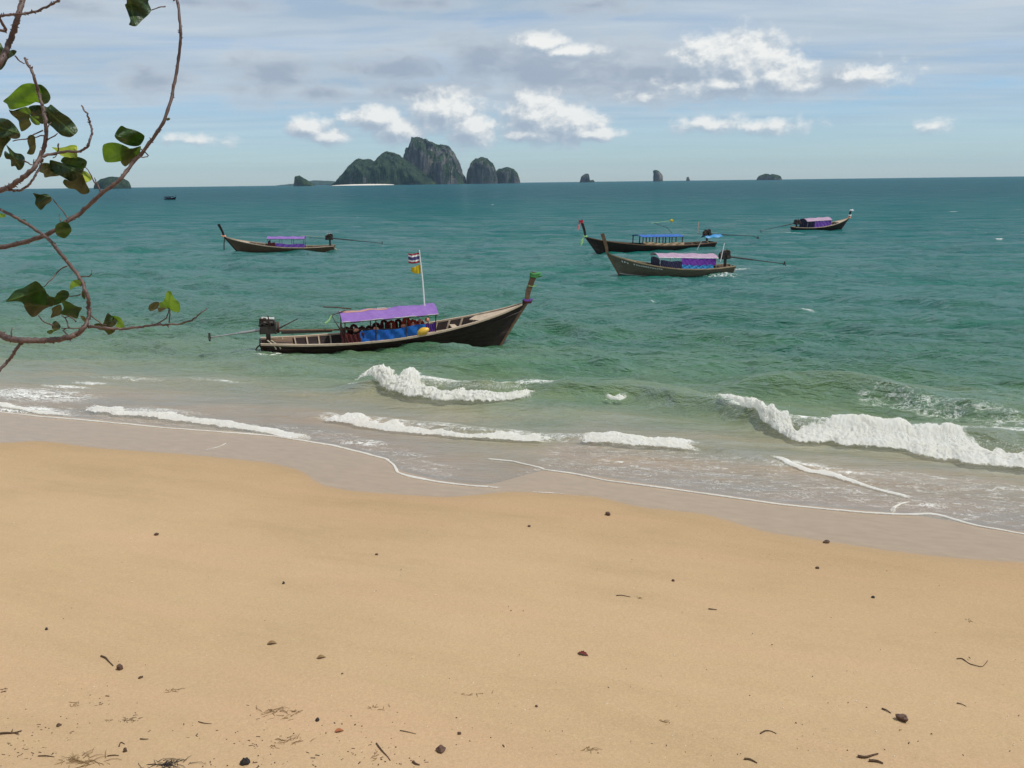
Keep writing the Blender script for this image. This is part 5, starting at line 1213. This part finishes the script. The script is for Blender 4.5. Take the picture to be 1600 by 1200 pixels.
twig([(963,931),(972,931),(985,933)], .8, 'faint short fibre in the middle of the sand')
twig([(1107,952),(1114,953),(1120,953)], 1.0, 'small dark twig right of the middle of the sand')
def dleaf(px, py, w_, label, mat, seed=0, ang=.5, jag=.0):
    p = P_sand(px, py); m_ = pxm(px, py); rs = random.Random(seed); g = MB(); L_ = w_*m_
    def fn(u, v):
        hw_ = math.sin(PI*u**.8)*L_*.28*(1-jag*.5*(1 if int(u*10) % 2 else 0)); y = (-1+2*v)*hw_
        q = Vector(((u-.5)*L_, y, .35*abs(y)+L_*.12*math.sin(u*PI)+.002)); return Matrix.Rotation(ang, 3, 'Z') @ q
    g.sheet(fn, 12, 6, .0012); o = g.build('dry_leaf', mat); o.location = p; tag(o, label, 'leaf'); return o
dleaf(911,1023,19,'curled dark red dry leaf in the middle of the sand', dlm, 1, -.6, .6)
dleaf(530,1143,14,'orange dry leaf right of the black pebble', orl, 2, .3)
dleaf(425,1006,15,'faint brown dry leaf left of the middle of the sand', wdm, 3, .1)
dleaf(502,1028,14,'faint brown dry leaf right of the other faint leaf', wdm, 4, .2)
def weed(px, py, w_, h_, n_, label, seed=0, mat=wdm, name='dry_weed', r_=.8, cat='weed', fan=None):
    p = P_sand(px, py); m_ = pxm(px, py); rs = random.Random(seed); g = MB()
    for _ in range(int(n_*.8)):
        a = rs.uniform(0, 2*PI) if fan is None else fan+rs.gauss(0, .35); x0 = rs.gauss(0, w_*.22)*m_; y0 = rs.gauss(0, h_*.8)*m_; L_ = rs.uniform(.12, .4)*w_*m_
        pts = [Vector((x0+math.cos(a)*L_*t, y0+math.sin(a)*L_*t+.15*L_*math.sin(t*3+a), .003+rs.uniform(.3, 1)*.10*L_*math.sin(t*PI)*.8)) for t in (0, .33, .66, 1)]
        g.tube(pts, [weed_k*r_*m_*.8, weed_k*r_*m_*.7, weed_k*r_*m_*.6, weed_k*r_*m_*.3], 4)
    o = g.build(name, mat); o.location = p; tag(o, label, cat); return o
weed(203,1125,26,7,26,'brown tuft of dried weed at the lower left', 1, twm)
weed(172,1125,12,4,9,'small scrap of weed left of the brown tuft', 2)
weed(128,1189,70,6,60,'wide clump of dry grass at the bottom left', 3)
weed(260,1196,60,5,70,'dark clump of debris at the bottom edge left', 4, blk)
weed(425,1111,60,5,28,'long dry frond lying left of the black pebble', 5)
weed(460,1112,30,4,12,'ragged end of the dry frond beside the black pebble', 6)
weed(447,1122,40,4,12,'pale curled frond below the long dry frond', 7)
weed(428,1166,22,8,22,'brown upright tuft near the bottom left of the middle', 8, None or wdm, fan=-1.0)
weed(452,1158,50,5,26,'flat dry frond above the upright tuft', 9)
weed(396,1166,16,4,12,'small dark scrap left of the upright tuft', 10, twm)
weed(918,1171,36,4,20,'flat patch of dry weed at the bottom right of the middle', 11)
weed(5,1080,14,6,14,'dark tuft of weed on the left edge', 12, twm)
weed(268,1080,30,3,12,'thin line of weed right of the curved twig', 13)
weed(115,1103,34,5,14,'faint fan of weed at the lower left', 14)
weed(152,1100,16,5,9,'small ring of weed left of the brown tuft', 15, twm)
weed(588,1107,34,3,12,'faint curved weed right of the black pebble', 16)
weed(1037,1128,22,4,9,'small arched weed in the lower right half', 17)
weed(585,1182,34,4,12,'thin dry weed beside the curved twig at the bottom', 18)
weed(1512,970,20,3,8,'small yellowish weed at the right of the sand', 19)
weed(1000,934,20,2,6,'faint line of weed in the middle of the sand', 20)
weed(738,1086,40,3,10,'scattered weed left of the lower middle', 21)
# countless flecks
rs = random.Random(77); g = MB()
for k in range(2300):
    if k < 1500: px = abs(rs.gauss(0, 330)); py = 1200-abs(rs.gauss(0, 42)); py = min(py, 1215)
    elif k < 1900: px = rs.uniform(-100, 1700); py = 1215-abs(rs.gauss(0, 70))
    else: px = rs.uniform(-100, 1700); py = rs.uniform(860, 1200)
    if k >= 1500 and k % 3: continue
    p = P(px, py, .45); z = float(sand_z(p[0], p[1])); m_ = .0066
    p = P(px, py, z); s = rs.choice((.9, 1.1, 1.4, 1.8, 2.4))*m_*(1 if k < 1500 else .6); a = rs.uniform(0, PI); L_ = s*rs.choice((1, 1.3, 2, 4)); q = Matrix.Rotation(a, 3, 'Z')
    g.box((p[0], p[1], z+s*.3), (L_, s, s*.8), q, .6)
fl_ = g.build('beach_litter', twm); tag(fl_, 'scattered dark flecks and crumbs of driftwood on the sand', kind='stuff')
rs = random.Random(78); g = MB()
for k in range(420):
    px = abs(rs.gauss(0, 420)) if k < 300 else rs.uniform(0, 1600); py = 1200-abs(rs.gauss(0, 60 if k < 300 else 150)); p = P(px, py, .45); z = float(sand_z(p[0], p[1])); p = P(px, py, z); s = rs.uniform(.9, 1.5)*.0066
    g.box((p[0], p[1], z+s*.3), (s*1.3, s, s*.6), Matrix.Rotation(rs.uniform(0, 3), 3, 'Z'), .6)
tag(g.build('shell_grit', simple('shell_white', (.75, .68, .58), rough=.5)), 'pale shell crumbs scattered on the sand', kind='stuff')

# ------------------------------------------------------------------ air
hz = MB(); hz.box((0, 0, 198), (44000, 44000, 408)); HZ = hz.build('haze', None)
hm = bpy.data.materials.new('haze'); hm.use_nodes = True; nt = hm.node_tree; nt.nodes.clear()
o_ = nt.nodes.new('ShaderNodeOutputMaterial'); pv = nt.nodes.new('ShaderNodeVolumePrincipled'); pv.inputs['Color'].default_value = (0.50, 0.76, 1.0, 1); pv.inputs['Density'].default_value = 2.2e-5; pv.inputs['Anisotropy'].default_value = 0.2
nt.links.new(pv.outputs[0], o_.inputs['Volume']); HZ.data.materials.append(hm); tag(HZ, kind='stuff')
